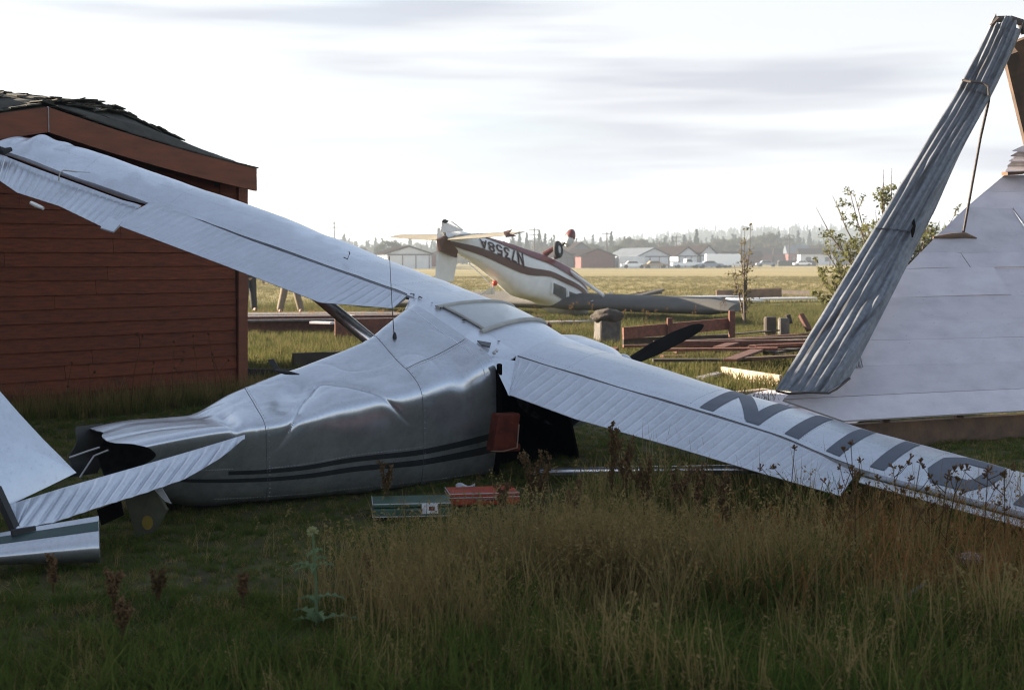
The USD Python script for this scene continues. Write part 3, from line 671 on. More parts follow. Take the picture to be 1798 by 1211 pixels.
# cabin: dark interior, floor, far wall, forward bulkhead; cowling and propeller
Cn, Cf = FS4[8][0], FS4[8][1]
Bn, Bf = FS4[8][2], FS4[8][3]
fwd = unit(V(0.56, 0.82, 0.02))
n2, f2, bn2, bf2 = RW.top(np.array([0.0]), np.array([0.3]))[0] + V(0, 0, -0.12), LW.top(np.array([0.0]), np.array([0.3]))[0] + V(0, 0, -0.12), Bn + fwd * 1.25, Bf + fwd * 1.25
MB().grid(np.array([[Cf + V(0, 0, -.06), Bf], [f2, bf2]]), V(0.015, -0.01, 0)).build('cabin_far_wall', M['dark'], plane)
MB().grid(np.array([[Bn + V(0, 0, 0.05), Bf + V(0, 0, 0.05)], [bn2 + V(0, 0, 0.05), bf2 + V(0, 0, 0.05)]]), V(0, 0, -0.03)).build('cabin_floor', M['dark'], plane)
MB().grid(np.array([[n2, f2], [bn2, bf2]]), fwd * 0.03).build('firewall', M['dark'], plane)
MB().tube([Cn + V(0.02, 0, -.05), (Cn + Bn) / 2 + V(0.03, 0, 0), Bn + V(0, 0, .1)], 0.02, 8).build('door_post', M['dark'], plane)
# engine cowling
ca = (P(1000, 628, 11.9) + P(1070, 690, 11.2)) / 2
rings = []
for k, (s_, w_, h_) in enumerate([(0, 0.38, 0.36), (0.25, 0.38, 0.36), (0.5, 0.36, 0.34), (0.7, 0.31, 0.29), (0.8, 0.23, 0.21), (0.84, 0.1, 0.09)]):
    c = V(0.34, 11.45, 0.62) + fwd * s_ * 1.0
    lat = unit(np.cross(fwd, UPV)) * math.cos(0.3) + V(0, 0, -math.sin(0.3)); up = unit(np.cross(lat, fwd))
    ang = np.linspace(0, 2 * PI, 33)
    rings.append(np.array([c + lat * w_ * np.sign(math.cos(x)) * abs(math.cos(x)) ** .7 + up * h_ * np.sign(math.sin(x)) * abs(math.sin(x)) ** .7 for x in ang]))
cow = MB().grid(np.array(rings)[:, ::-1]).build('engine_cowling', M['alu'], plane, smooth=40)
hub = P(1092, 642, 12.3)
tip = P(1232, 571, 12.5)
def blade(hub, tip, name):
    ax = tip - hub; L = np.linalg.norm(ax); t = unit(ax); side = unit(np.cross(t, V(0.3, -0.9, 0.1)))
    n = np.cross(side, t)
    g = []
    for k in np.linspace(0, 1, 24):
        ch = np.interp(k, [0, .15, .4, .7, .9, .97, 1], [.04, .055, .068, .062, .046, .03, .008]); tw = 0.9 - 0.9 * k
        cdir = side * math.cos(tw) + n * math.sin(tw); nd = np.cross(cdir, t)
        ang = np.linspace(0, 2 * PI, 15)
        bend = nd * 0.05 * k * k
        g.append(np.array([hub + ax * k + bend + cdir * ch * math.cos(x) + nd * 0.016 * (1.2 - k) * math.sin(x) for x in ang]))
    return MB().grid(np.array(g)).build(name, M['prop_black'], plane, smooth=True)
blade(hub, tip, 'propeller_blade')
blade(hub, hub - (tip - hub) * 0.8, 'propeller_blade')
MB().tm(trimesh.creation.icosphere(subdivisions=2, radius=0.11).apply_translation(hub)).build('spinner', M['alu'], plane, smooth=True)

# tail: fin, ribbed elevator, tail cone piece
fin = [P(-140, 560, 7.75), P(-60, 600, 7.75), P(0, 670, 7.72), P(40, 718, 7.74), P(80, 768, 7.78), P(105, 800, 7.82), P(126, 836, 7.88), P(80, 858, 7.72), P(18, 886, 7.5), P(-60, 905, 7.25), P(-140, 890, 7.2)]
def shell(poly, n, bul, name, m, thick=0.03):
    """pillow shaped panel: polygon swollen along n towards its middle"""
    poly = np.array(poly); c = poly.mean(0)
    pl = np.linalg.svd(poly - c)[2][2]; poly = poly - ((poly - c) @ pl)[:, None] * pl * 0.96
    g = []
    dense = []
    for i in range(len(poly)):
        for k in np.linspace(0, 1, 6)[:-1]: dense.append(poly[i] * (1 - k) + poly[(i + 1) % len(poly)] * k)
    dense = np.array(dense + dense[:1])
    for r in (1.0, 0.97, 0.9, 0.8, 0.65, 0.5, 0.35, 0.2, 0.08, 0.001):
        pts = c + (dense - c) * r
        d = (meshkit.fbm(pts * 1.6, 2, 8) - 0.5) * 0.012 * (1 - r ** 4)
        g.append(pts + n * (bul * (1 - r ** 2.2) + d)[:, None] if np.ndim(bul) else pts + n * (bul * (1 - r ** 2.2) + d[:, None]))
    g = np.array(g)
    mb = MB().grid(g)
    mb.grid((g - n * (thick + 2 * bul * (1 - np.array([1.0, 0.97, 0.9, 0.8, 0.65, 0.5, 0.35, 0.2, 0.08, 0.001]) ** 2.2))[:, None, None])[:, ::-1])
    a, b = g[0][:-1], g[0][:-1] - n * thick; L = len(a)
    mb.add(np.vstack([a, b]), [[k, (k + 1) % L, L + (k + 1) % L, L + k] for k in range(L)])
    return mb.build(name, m, plane, smooth=40)
nf = unit(np.cross(fin[2] - fin[6], fin[8] - fin[6])); nf = nf * -np.sign(nf[1])
shell(fin, nf, 0.03, 'tail_fin', M['alu'])
eh_ = pxcurve([(14, 886, 7.42), (110, 856, 7.62), (230, 822, 7.86), (340, 790, 8.08), (432, 762, 8.24)])
et_ = pxcurve([(28, 928, 7.14), (95, 916, 7.28), (175, 889, 7.45), (250, 866, 7.62), (325, 840, 7.8), (385, 805, 8.0), (428, 770, 8.22)])
hx3 = lambda k: 14 + 416 * k
elH = lambda k: eh_(hx3(k))
elT = lambda k: et_(max(28, hx3(k) - 46 * min(1, (1 - k) / .12)))
nE = unit(V(0.2, -0.45, 0.87))
ribbed(elH, None, elT, None, 15, nE, depth=-0.022, thick=0.03, cols=14, width=0.2).build('elevator', M['alu'], plane, smooth=30)
# stabilizer leading part seen as a dark edge beneath, and tail cone remnant
cone = []
for k in np.linspace(0, 1, 20):
    top_, bot_ = P(-90 + 262 * k, 950 - 44 * k, 7.02 + 0.25 * k), P(-90 + 265 * k, 992 - 6 * k, 7.0 + 0.25 * k)
    row = []
    for w in np.linspace(0, 1, 14):
        p = top_ + (bot_ - top_) * w
        row.append(p + V(0.05, -0.16, 0) * math.sin(w * PI * 0.9) + V(0, 0.3, 0) * max(0, w - 0.9) )
    cone.append(row)
MB().grid(np.array(cone), V(0.0, 0.012, 0)).build('tail_cone', M['alu_side'], plane, smooth=True)
st = np.array(cone)[5:, 1:4] + V(0.0008, -0.003, 0)
MB().grid(st).build('cone_stripe', M['green_paint'], plane, smooth=True)
MB().bar(P(-6, 858, 7.3), P(34, 945, 7.15), 0.035, 0.05).bar(P(30, 938, 7.1), P(-10, 985, 7.05), 0.03, 0.04).bar(P(20, 935, 7.08), P(62, 928, 7.15), 0.03, 0.03).build('hinge_bracket', M['rubber'], plane)
MB().prism([P(262, 850, 7.95), P(282, 852, 7.95), P(301, 884, 7.95), P(290, 880, 7.95)], V(0, 0.006, 0)).build('torn_shard', M['alu'], plane)
ol = MB().prism([P(214, 858, 8.0), P(268, 850, 8.0), P(292, 895, 8.02), P(268, 934, 7.98), P(240, 944, 7.95)], V(0.01, 0.02, 0)).build('torn_bulkhead', M['olive'], plane)
MB().add(*(lambda c, r: (np.vstack([c, [c + V(math.cos(a), -0.1 * math.cos(a) , math.sin(a) * 1.25) * r for a in np.linspace(0, 2 * PI, 19)[:-1]]]), [[0, 1 + k, 1 + (k + 1) % 18] for k in range(18)]))(P(259, 917, 7.9), 0.034)).build('round_mark', M['yellow'], ol)
MB().prism([P(170, 895, 7.6), P(210, 880, 7.75), P(215, 905, 7.75), P(178, 922, 7.6)], V(0, 0.03, 0)).build('tail_spring', M['dark'], plane)
# torn jagged rear skin curl on the far side
MB().grid(np.array([[P(121 + 16 * k * k + 5 * math.sin(k * 11), 838 - 88 * k, 8.55 + .15 * k) + V(0.12 * w, 0.18 * w, 0.01 * math.sin(k * 9)) for w in np.linspace(0, 1, 5)] for k in np.linspace(0, 1, 9)]), V(0.006, 0, 0)).build('torn_skin', M['inner'], plane, smooth=True)
MB().tube([P(122, 803, 8.5), P(150, 793, 8.5), P(175, 785, 8.48)], 0.006, 5).tube([P(140, 838, 8.4), P(165, 800, 8.45), P(190, 790, 8.4)], 0.006, 5).build('control_cable', M['zinc_light'], plane)

# seat inside the open cabin
seat = thing('cabin_seat', 'red vinyl aeroplane seat sticking out of the open cabin door', 'seat', P(885, 795, 9.75))
def rbox(c, ax, ay, az, r=0.03):
    c, ax, ay, az = map(np.asarray, (c, ax, ay, az)); pts = []
    s = trimesh.creation.icosphere(subdivisions=1, radius=r).vertices
    for i in (-1, 1):
        for j in (-1, 1):
            for k in (-1, 1): pts.append(c + ax * i + ay * j + az * k + s)
    return trimesh.convex.convex_hull(np.vstack(pts))
MB().tm(rbox(P(884, 758, 9.85), V(0.070, 0.035, 0), V(-.02, 0.04, 0), V(0.018, 0.03, 0.12), 0.014)).build('backrest', M['red_vinyl'], seat, smooth=40)
MB().tm(rbox(P(884, 782, 9.92), V(0.075, 0.04, 0), V(-.03, 0.12, 0), V(0, 0, 0.012), 0.018)).build('cushion', M['red_vinyl'], seat, smooth=40)
MB().tube([P(862, 792, 9.62), P(884, 792, 9.6), P(908, 786, 9.62), P(911, 745, 9.72)], 0.006, 6).build('piping', M['wood_brown'], seat, smooth=True)

# ------------------------------------------------------------------ tool cases in the grass
def case(name, label, c, rz, L, W, H, m, trim, tagm=None):
    c = c + UPV * 0.012; t = thing(name, label, 'box', c)
    ax, ay = V(math.cos(rz), math.sin(rz), 0), V(-math.sin(rz), math.cos(rz), 0)
    MB().tm(rbox(c + UPV * H * 0.32, ax * (L - .012), ay * (W - .012), UPV * (H * 0.32 - .012), 0.012)).build('body', m, t, smooth=30)
    MB().tm(rbox(c + UPV * H * 0.83, ax * (L - .012), ay * (W - .012), UPV * (H * 0.16 - .012), 0.012)).build('lid', m, t, smooth=30)
    tr = MB()
    for z in ((0.96, 0.06) if tagm else (0.96, 0.66)):
        tr.bar(c - ay * (W + .001) - ax * L + UPV * H * z, c - ay * (W + .001) + ax * L + UPV * H * z, 0.005, 0.006)
        tr.bar(c - ax * (L + .001) - ay * W + UPV * H * z, c - ax * (L + .001) + ay * W + UPV * H * z, 0.005, 0.006)
    tr.build('edge_trim', trim, t)
    hd = c - ay * (W + .03) + UPV * H * 0.5
    MB().tube([hd - ax * .06 + ay * .03, hd - ax * .06, hd + ax * .06, hd + ax * .06 + ay * .03], 0.006, 6).build('handle', M['steel'], t)
    if tagm:
        MB().box(c - ay * (W + .004) + ax * L * 0.45 + UPV * H * 0.58, ax * 0.052, ay * 0.002, UPV * H * 0.36).build('paper_label', M['label_white'], t)
        MB().box(c - ay * (W + .0075) + ax * (L * 0.45 + .012) + UPV * H * 0.6, ax * 0.018, ay * 0.0015, UPV * H * 0.14).build('label_mark', M['hangar_red'], t)
    return t
case('tool_case', 'dark green metal case with white label lying in the grass', G(722, 903) * V(1, 1, 0), 0.12, 0.25, 0.15, 0.09, M['green_case'], M['zinc_light'], True)
case('tool_case', 'orange-red metal case lying in grass beside the green one', G(846, 886) * V(1, 1, 0) + V(0, 0.05, 0), 0.16, 0.235, 0.14, 0.085, M['red_case'], M['zinc_light'])
sc = MB().grid(np.array([[P(800 + 34 * a, 858 - 7 * b - 3 * math.sin(a * 7), 9.3 + .1 * b) for b in np.linspace(0, 1, 4)] for a in np.linspace(0, 1, 9)]), V(0, 0.01, 0.004))
sc.build('metal_scrap', M['zinc_light'], smooth=True, label='crumpled scrap of bright metal behind the red case', cat='scrap')

# ------------------------------------------------------------------ red shed
shed_o = G(430, 692) * V(1, 1, 0)
sdir = unit(V(-0.71, -0.70, 0)); sn = unit(V(0.70, -0.71, 0)) ; sback = -sn
shed = thing('red_shed', 'dark red clapboard shed with shallow gable roof behind the raised wing', 'shed', shed_o)
def SH(t, z, out=0.0): return shed_o + sdir * t + UPV * z + sn * out
RID, ZE, ZR, WID, LEN = 2.63, 2.47, 3.0, 5.3, 7.0
def roof_z(t):   # underside of the verge
    k = abs(t - RID) / RID
    return ZR - (ZR - ZE) * (1.28 * k - 0.28 * k * k) if t < RID else ZR - (ZR - ZE) * k
# backing walls
MB().prism([SH(0, 0), SH(0, roof_z(0) + .20), SH(RID * .4, roof_z(RID * .4) + .20), SH(RID, ZR + .20), SH(WID, roof_z(WID) + .20), SH(WID, 0)], sback * 0.08).build('front_wall', M['wood_dark'], shed)
for t in (0.0, WID): MB().box(SH(t, 1.25, -LEN / 2 - .1), sdir * 0.04, sback * LEN / 2, UPV * 1.25).build('side_wall', M['barn_red'], shed)
MB().box(SH(WID / 2, 1.25, -LEN - .1), sdir * WID / 2, sback * 0.04, UPV * 1.25).build('back_wall', M['barn_red'], shed)
bh = 0.155; z = 0.02; k = 0
while z < ZR - 0.02:
    z1 = min(z + bh, ZR)
    lo, hi = 0.13, WID - 0.02
    if z > roof_z(0.13):  # gable triangle
        inside = [t for t in np.linspace(0.13, WID - .02, 200) if roof_z(t) > z + 0.03]
        if len(inside) < 4: break
        lo, hi = inside[0], inside[-1]
    # each course may be two boards butted at a random joint
    cuts = [lo] + sorted([lo + (hi - lo) * R.uniform(0.25, 0.75)] if hi - lo > 1.5 else []) + [hi]
    for a, b in zip(cuts[:-1], cuts[1:]):
        o = 0.028 + R.uniform(-.003, .003)
        zz = z + R.uniform(-.003, .003)
        g = MB()
        q = [SH(a + .002, zz, o), SH(b - .002, zz, o), SH(b - .002, zz + bh + .012, 0.010), SH(a + .002, zz + bh + .012, 0.010)]
        q2 = [SH(a + .002, zz, 0.001), SH(b - .002, zz, 0.001), SH(b - .002, zz + bh + .012, 0.001), SH(a + .002, zz + bh + .012, 0.001)]
        g.add(np.array(q + q2), [[0, 3, 2, 1], [4, 5, 6, 7], [0, 1, 5, 4], [1, 2, 6, 5], [2, 3, 7, 6], [3, 0, 4, 7]])
        g.build('siding_board', M['barn_red'], shed)
    z += bh
MB().bar(SH(0.06, -0.02, 0.03), SH(0.02, ZE + 0.05, 0.03), 0.045, 0.13, up=sdir).build('corner_board', M['fascia'], shed)
MB().bar(SH(-0.012, 0, -0.05), SH(-0.05, ZE + .22, -0.05), 0.03, 0.14, up=sn).build('corner_board', M['fascia'], shed)
MB().box(SH(.16, ZE + .10, .012), sdir * .17, sn * .012, UPV * .22).build('frieze_board', M['barn_red'], shed)
# verge boards (curved where the eave has sagged)
OH = 0.34
def verge(t0, t1, n, name):
    ts = np.linspace(t0, t1, n); g = []
    for t in ts:
        zb = roof_z(t) - 0.01; hgt = 0.265
        g.append([SH(t, zb, OH), SH(t, zb + hgt, OH)])
    return MB().grid(np.array(g), sback * 0.045).build(name, M['fascia'], shed, smooth=30)
verge(0.02, RID - 0.002, 16, 'verge_board'); verge(RID + 0.002, WID + 0.3, 10, 'verge_board')
MB().box(SH(RID, ZR + 0.125, OH + .004), sdir * 0.006, sn * 0.004, UPV * 0.135).build('joint_strip', M['wood_grey'], shed)
# soffit + roof decks
for (t0, t1) in ((0.0, RID), (RID, WID + .34)):
    g = [[SH(t, roof_z(t) + 0.215, OH - 0.05), SH(t, roof_z(t) + 0.215, -LEN)] for t in np.linspace(t0, t1, 14)]
    MB().grid(np.array(g), UPV * 0.05).build('roof_deck', M['wood_dark'], shed)
# shingle courses lying down the slope, bunched up and broken near the ridge
for j in range(6):
    for t in np.arange(0.06 + 0.05 * (j % 2), WID + 0.2, 0.17):
        hump = 0.10 * math.exp(-((t - 2.5) / 0.75) ** 2)
        sl = (roof_z(t + .02) - roof_z(t - .02)) / .04
        o = OH - 0.005 - j * 0.20 - R.uniform(0, .02)
        ax = unit(sdir + UPV * sl) * R.uniform(.075, .084); ay = unit(sback + UPV * (0.03 + hump * R.uniform(-.2, 1.0))) * 0.15
        MB().box(SH(t, roof_z(t) + 0.272 + hump * (0.35 + .25 * j) + R.uniform(0, .008), o - .15), ax, ay, np.cross(unit(ax), unit(ay)) * 0.007).build('shingle', M['shingle'], shed)
# torn felt hump near the ridge and splinters
def crest(t): return max(roof_z(min(t, WID)) + 0.27, 3.50 if t > 1.35 else 3.50 - (1.35 - t) * 0.42) + 0.05 * (meshkit.noise(V(t * 9.0, .5, .5)) - .5)
MB().grid(np.array([[SH(t, (roof_z(min(t, WID)) + 0.275) * (1 - w ** .6) + crest(t) * w ** .6, 0.2 - 1.2 * w) for w in np.linspace(0, 1, 6)] for t in np.linspace(0.1, 4.9, 140)]), UPV * -0.25).build('torn_roofing', M['shingle'], shed)
for t in np.arange(0.75, 4.8, 0.10):                               # loose shingles along the torn crest
    for j in range(3):
        o = -0.35 - 0.30 * j + R.uniform(-.06, .06); w = (0.2 - o) / 1.2
        w = min(1.0, max(0, w)); zc = (roof_z(min(t, WID)) + 0.275) * (1 - w ** .6) + crest(t) * w ** .6 + R.uniform(.0, .03)
        sl = (crest(t + .1) - crest(t - .1)) / .2
        ax = unit(sdir + UPV * (sl + R.uniform(-.12, .12))) * R.uniform(.05, .085); ay = unit(sback + UPV * R.uniform(-.1, .25)) * 0.13
        MB().box(SH(t + R.uniform(-.02, .02), zc, o), ax, ay, np.cross(unit(ax), unit(ay)) * 0.007).build('shingle', M['shingle'], shed)
for (x0, y0, x1, y1, w) in ((128, 178, 150, 172, .02), (140, 184, 171, 176, .012), (152, 187, 170, 178, .01), (5, 180, 25, 170, .01), (-5, 178, 8, 173, .01), (110, 178, 140, 175, .03), (180, 202, 192, 207, .02)):
    MB().bar(P(x0, y0, 15.3), P(x1, y1, 15.25), w, w * 0.5).build('splinter', M['wood_dark'], shed)

# ------------------------------------------------------------------ collapsed hangar on the right
hang = thing('collapsed_hangar', 'collapsed hangar wreckage of pale boards and bent corrugated iron at right', 'wreckage', G(1640, 790) * V(1, 1, 0))
A_, D_, C_ = P(1480, 742, 11.7), P(1798, 725, 12.4), P(1765, 308, 15.2)
pn = unit(np.cross(D_ - A_, C_ - A_)); pn = pn * np.sign(pn[2])
rdir = unit(D_ - A_); qdir = unit(np.cross(pn, rdir)); qdir = qdir * np.sign(qdir[2])
def onp(px, py): 
    h = hit(px, py, A_, pn) - A_; return np.dot(h, rdir), np.dot(h, qdir)
def PP(r, q, o=0.0): return A_ + rdir * r + qdir * q + pn * o
left = [onp(1366, 712), onp(1480, 600), onp(1590, 471), onp(1640, 420), onp(1700, 362), onp(1764, 308)]
lq = np.array([l[1] for l in left]); lr = np.array([l[0] for l in left])
qtop = onp(1764, 308)[1]
def left_r(q): return float(np.interp(q, lq, lr)) if q > lq[0] else float(0.0 + (lr[0]) * max(0, q) / max(lq[0], 1e-6))
nb = 11; edges = np.linspace(0, qtop, nb + 1) + np.concatenate([[0], NR.uniform(-.05, .05, nb - 1), [0]])
RMAX = 6.5
for i in range(nb):
    q0, q1 = edges[i] + 0.002, edges[i + 1] - 0.001
    joint = NR.uniform(2.3, 4.8)
    joint = max(joint, left_r(q0) + 0.5, left_r(q1) + 0.5)
    segs = [(None, joint - .003), (joint + .003, RMAX)]
    for a, b in segs:
        o = NR.uniform(0, 0.004)
        tilt = NR.uniform(-.01, .012)
        rl0, rl1 = (left_r(q0), left_r(q1)) if a is None else (a, a)
        rs = np.linspace(0, 1, 14)
        g = [[PP(rl0 + (b - rl0) * k, q0, 0.02 + o + tilt + 0.012 * math.sin(3 * k + i)), PP(rl1 + (b - rl1) * k, q1, 0.02 + o + 0.010 * math.sin(3 * k + i + .4))] for k in rs]
        MB().grid(np.array(g), pn * -0.02).build('roof_board', M['panel'], hang)
nl = MB()
for i in range(nb):
    for rr_ in np.arange(0.3, 5.0, 0.42):
        for dq in (0.05, -0.05 + edges[i + 1] - edges[i]):
            q_ = edges[i] + dq
            if rr_ > left_r(q_) + 0.1: nl.add(tet.vertices * 0.75 + PP(rr_ + NR.normal(0, .02), q_ + NR.normal(0, .012), 0.026), tet.faces)
nl.build('nail_heads', M['steel'], hang, kind='stuff')
MB().box(PP(5.3, qtop / 2, -0.06), rdir * 1.2, qdir * (qtop / 2 - 0.1), pn * 0.03).build('sheathing', M['wood_dark'], hang)
# lower sheet under the foot of the iron
MB().grid(np.array([[G(1368, 713, .05), G(1500, 745, .12)], [G(1400, 688, .07), G(1560, 690, .2)]]), V(0, 0, -0.015)).build('loose_sheet', M['panel'], hang)
MB().grid(np.array([[G(1288, 697, .06), G(1372, 717, .06)], [G(1350, 684, .08), G(1420, 690, .10)]]), V(0, 0, -0.015)).build('loose_sheet', M['panel'], hang)
# sill beams below the boards
MB().bar(A_ + V(-.25, .08, -0.16), A_ + rdir * 4.5 + V(0, .1, -0.13), 0.10, 0.24).build('sill_beam', M['wood_brown'], hang)
MB().bar(A_ + V(0.2, .35, -0.36), A_ + rdir * 4.5 + V(0, .4, -0.33), 0.12, 0.14).build('sill_beam', M['wood_dark'], hang)
for k in (0.5, 1.3, 2.1, 3.0): MB().bar(A_ + rdir * k + V(0, .2, -0.5), A_ + rdir * k + V(0, .2, 0.05), 0.09, 0.06, up=(1, 0, 0)).build('stud', M['wood_brown'], hang)
MB().bar(A_ + rdir * -0.2 + V(0, .26, -0.30), A_ + rdir * 4.5 + V(0, .26, -0.30), 0.02, 0.36).build('skirt_board', M['wood_brown'], hang)
# bent corrugated iron: three lapped sheets; (left edge, fold, right edge) per height
CB = [((1362, 684, 11.50), (1450, 690, 11.45), (1492, 664, 11.80)),
      ((1440, 556, 12.25), (1530, 560, 12.15), (1566, 520, 12.55)),
      ((1528, 412, 12.95), (1600, 420, 12.95), (1632, 388, 13.3)),
      ((1610, 276, 13.5), (1672, 290, 13.4), (1690, 262, 13.65)),
      ((1686, 150, 13.9), (1740, 168, 13.8), (1752, 146, 13.95)),
      ((1740, 40, 14.1), (1788, 56, 14.0), (1799, 42, 14.15))]
CBp = np.array([[P(*q) for q in row] for row in CB])
def iron(t0, t1, off, name, jag=0.0):
    g = []
    n = 60
    for t in np.linspace(t0, t1, n):
        L, Fo, Rr = lerp_stations(CBp, np.array([t]))[0]
        nrm = unit(np.cross(Fo - L, V(0.45, 0.2, 0.85))); nrm = nrm * -np.sign(nrm[1])
        row = []
        for w in np.linspace(0, 1, 61):
            p = L + (Fo - L) * (w / 0.72) if w < 0.72 else Fo + (Rr - Fo) * ((w - 0.72) / 0.28)
            cor = math.sin(w * 2 * PI * 8.0 + 0.6 * fbm1(t * .6, 3.0)) * 0.012 * (1.0 if w < 0.72 else 0.45)
            e = 0
            if jag and (t == t1): e = jag * (meshkit.noise(V(w * 14, 0.3, 2.0)) - 0.4)
            row.append(p + nrm * (cor + off + 0.03 * math.sin(w / 0.72 * PI) * (w < 0.72)) + (fbm1(t, w) * 0.035) * nrm + V(0.45, 0.2, 0.85) * e)
        g.append(row)
    g = np.array(g)
    return MB().grid(g, V(0, 0.004, 0)).build(name, M['zinc'], hang, smooth=50)
def fbm1(a, b): return float(meshkit.fbm(V(a * 2.0, b * 3.0, 0.5), 3, 41) - 0.5) * 2
iron(0, 2.15, 0.0, 'corrugated_sheet', 0.05); iron(2.08, 4.05, 0.014, 'corrugated_sheet', 0.05); iron(3.97, 5.0, 0.028, 'corrugated_sheet', 0.22)
# torn lip at the foot and small offcuts
def offcut(c, ax, ay, n, waves, amp):
    g = [[c + ax * (a - .5) + ay * (b - .5) + unit(np.cross(ax, ay)) * math.sin(a * waves * 2 * PI) * amp for b in (0, .5, 1)] for a in np.linspace(0, 1, waves * 8 + 1)]
    return MB().grid(np.array(g), V(0, 0, -0.004)).build('iron_offcut', M['zinc_light'], hang, smooth=50)
o1 = G(1418, 702, 0.14); offcut(o1 + V(0, 0, .02), V(0.42, 0.05, 0.0), V(0.14, 0.36, 0.06), 0, 8, 0.010)
h1 = hit(1500, 640, A_, pn); offcut(h1 + pn * 0.05, rdir * 0.11, qdir * 0.14 + rdir * .04, 0, 3, 0.008)
MB().tube([P(1362, 686, 11.48), P(1385, 691, 11.44), P(1420, 689, 11.42), P(1455, 690, 11.42), P(1470, 682, 11.55), P(1492, 664, 11.78)], 0.010, 6).build('rolled_edge', M['steel'], hang)
MB().tube([P(1601, 386, 13.08), P(1606, 396, 13.0), P(1603, 404, 12.95), P(1602, 416, 12.88)], [0.03, 0.012, 0.02, 0.008], 6).build('torn_gash', M['dark'], hang)
MB().tube([P(1690, 141, 13.85), P(1705, 144, 13.78), P(1725, 146, 13.75), P(1735, 152, 13.72), P(1736, 168, 13.72)], 0.012, 6).build('lap_edge', M['steel'], hang)
rodb = hit(1690, 418, A_, pn)
MB().tube([P(1737, 160, 13.85), P(1735, 182, 13.9), P(1722, 240, 14.0), rodb], [0.02, 0.016, 0.014, 0.014], 8).build('tie_rod', M['steel'], hang)
MB().tube([hit(1636, 421, A_, pn) + pn * .03, hit(1665, 420, A_, pn) + pn * .045, hit(1690, 419, A_, pn) + pn * .05, hit(1712, 422, A_, pn) + pn * .03], [0.012, 0.03, 0.03, 0.008], 7).build('torn_hole', M['wood_brown'], hang)
MB().bar(P(1772, 90, 14.2), P(1822, 300, 14.9), 0.16, 0.13, up=(1, 0, 0)).build('rafter', M['wood_brown'], hang)
MB().bar(P(1790, 70, 14.3), P(1850, 290, 15.0), 0.05, 0.30, up=(1, 0, 0)).build('rafter', M['wood_brown'], hang)
capm = [[(1742, 38), (1790, 38)], [(1745, 32), (1795, 36)]]
MB().tube([P(1740, 46, 14.05), P(1752, 34, 14.05), P(1775, 33, 14.05), P(1793, 40, 14.1), P(1798, 60, 14.1)], [0.02, 0.035, 0.03, 0.04, 0.03], 7).build('torn_lip', M['steel'], hang)
for i in range(5):
    MB().prism([P(1766 + i * 3, 302 - i * 9, 15.0 + .03 * i), P(1830, 300 - i * 8, 15.0 + .03 * i), P(1830, 288 - i * 8, 15.1 + .03 * i), P(1772 + i * 7, 292 - i * 9, 15.1 + .03 * i)], V(0, .01, .01)).build('torn_board', M['panel'] if i % 2 == 0 else M['wood_grey'], hang)
MB().bar(P(1764, 305, 15.1), P(1830, 300, 15.3), 0.1, 0.04).build('ridge_batten', M['wood_brown'], hang)

# ------------------------------------------------------------------ overturned aeroplane N7358A
Tb = 35.5
op = thing('overturned_airplane', 'white and maroon aeroplane lying upside down with tail in the air', 'airplane', G(960, 555) * V(1, 1, 0))
# stations tail -> nose: (belly line [upper], roof line [lower]) in the picture, depth of axis, half width
OS = [(778, 402, 432, 35.4, 0.07), (800, 404, 446, 35.8, 0.16), (830, 412, 462, 36.2, 0.24), (870, 424, 492, 36.8, 0.34), (905, 436, 520, 37.3, 0.42), (940, 448, 530, 37.9, 0.50), (970, 462, 548, 38.4, 0.53), (995, 477, 556, 38.8, 0.5), (1010, 496, 556, 39.1, 0.42)]
osec = []
for (px, yb, yr, d, hw) in OS:
    osec.append((P(px, yb, d), P(px + 4, yr, d), hw))
ofw = unit(V(0.55, 0.80, 0)); olat = unit(V(0.82, -0.57, 0))
oc = np.array([[(b + r) / 2, (b - r) / 2] for b, r, hw in osec]); ohw = np.array([hw for _, _, hw in osec])
def over(t, th, off=0.0):
    t, th = np.broadcast_arrays(np.asarray(t, float), np.asarray(th, float))
    c = lerp_stations(oc, t.ravel()).reshape(t.shape + (2, 3)); w = lerp_stations(ohw[:, None], t.ravel()).reshape(t.shape)
    ct, stt = np.cos(th), np.sin(th)
    rr = (np.abs(ct) ** 3.2 + np.abs(stt) ** 3.2) ** (-1 / 3.2); a, b = rr * ct, rr * stt
    return c[..., 0, :] + olat * ((w + off) * a)[..., None] + c[..., 1, :] * ((1 + off / 0.4) * b)[..., None]
T, H = np.meshgrid(np.linspace(0, 8, 90), np.linspace(0, 2 * PI, 97), indexing='ij')
MB().grid(over(T, H)[:, ::-1]).build('fuselage', M['white_paint'], op, smooth=40)
def opatch(t0, t1, h0, h1, name, m, off=0.012, parent=op, n=24):
    g = []
    for t in np.linspace(t0, t1, n):
        k = (t - t0) / (t1 - t0); a, b = np.interp(k, np.linspace(0, 1, len(h0)), h0), np.interp(k, np.linspace(0, 1, len(h1)), h1)
        g.append(over(np.full(7, t), np.linspace(a, b, 7), off))
    return MB().grid(np.array(g)).build(name, m, parent, smooth=True)
opatch(2.0, 8, (1.0, 0.705, 0.624, 0.555, 0.48, 0.42, 0.38), (2.5,), 'belly_paint', M['maroon'], 0.03)
opatch(0.3, 7.9, (-0.61, -0.46, -0.245, 0.06, 0.12, -0.02), (-0.245, 0.05, 0.12, 0.29, 0.31, 0.245), 'paint_stripe', M['brown_paint'], 0.02)
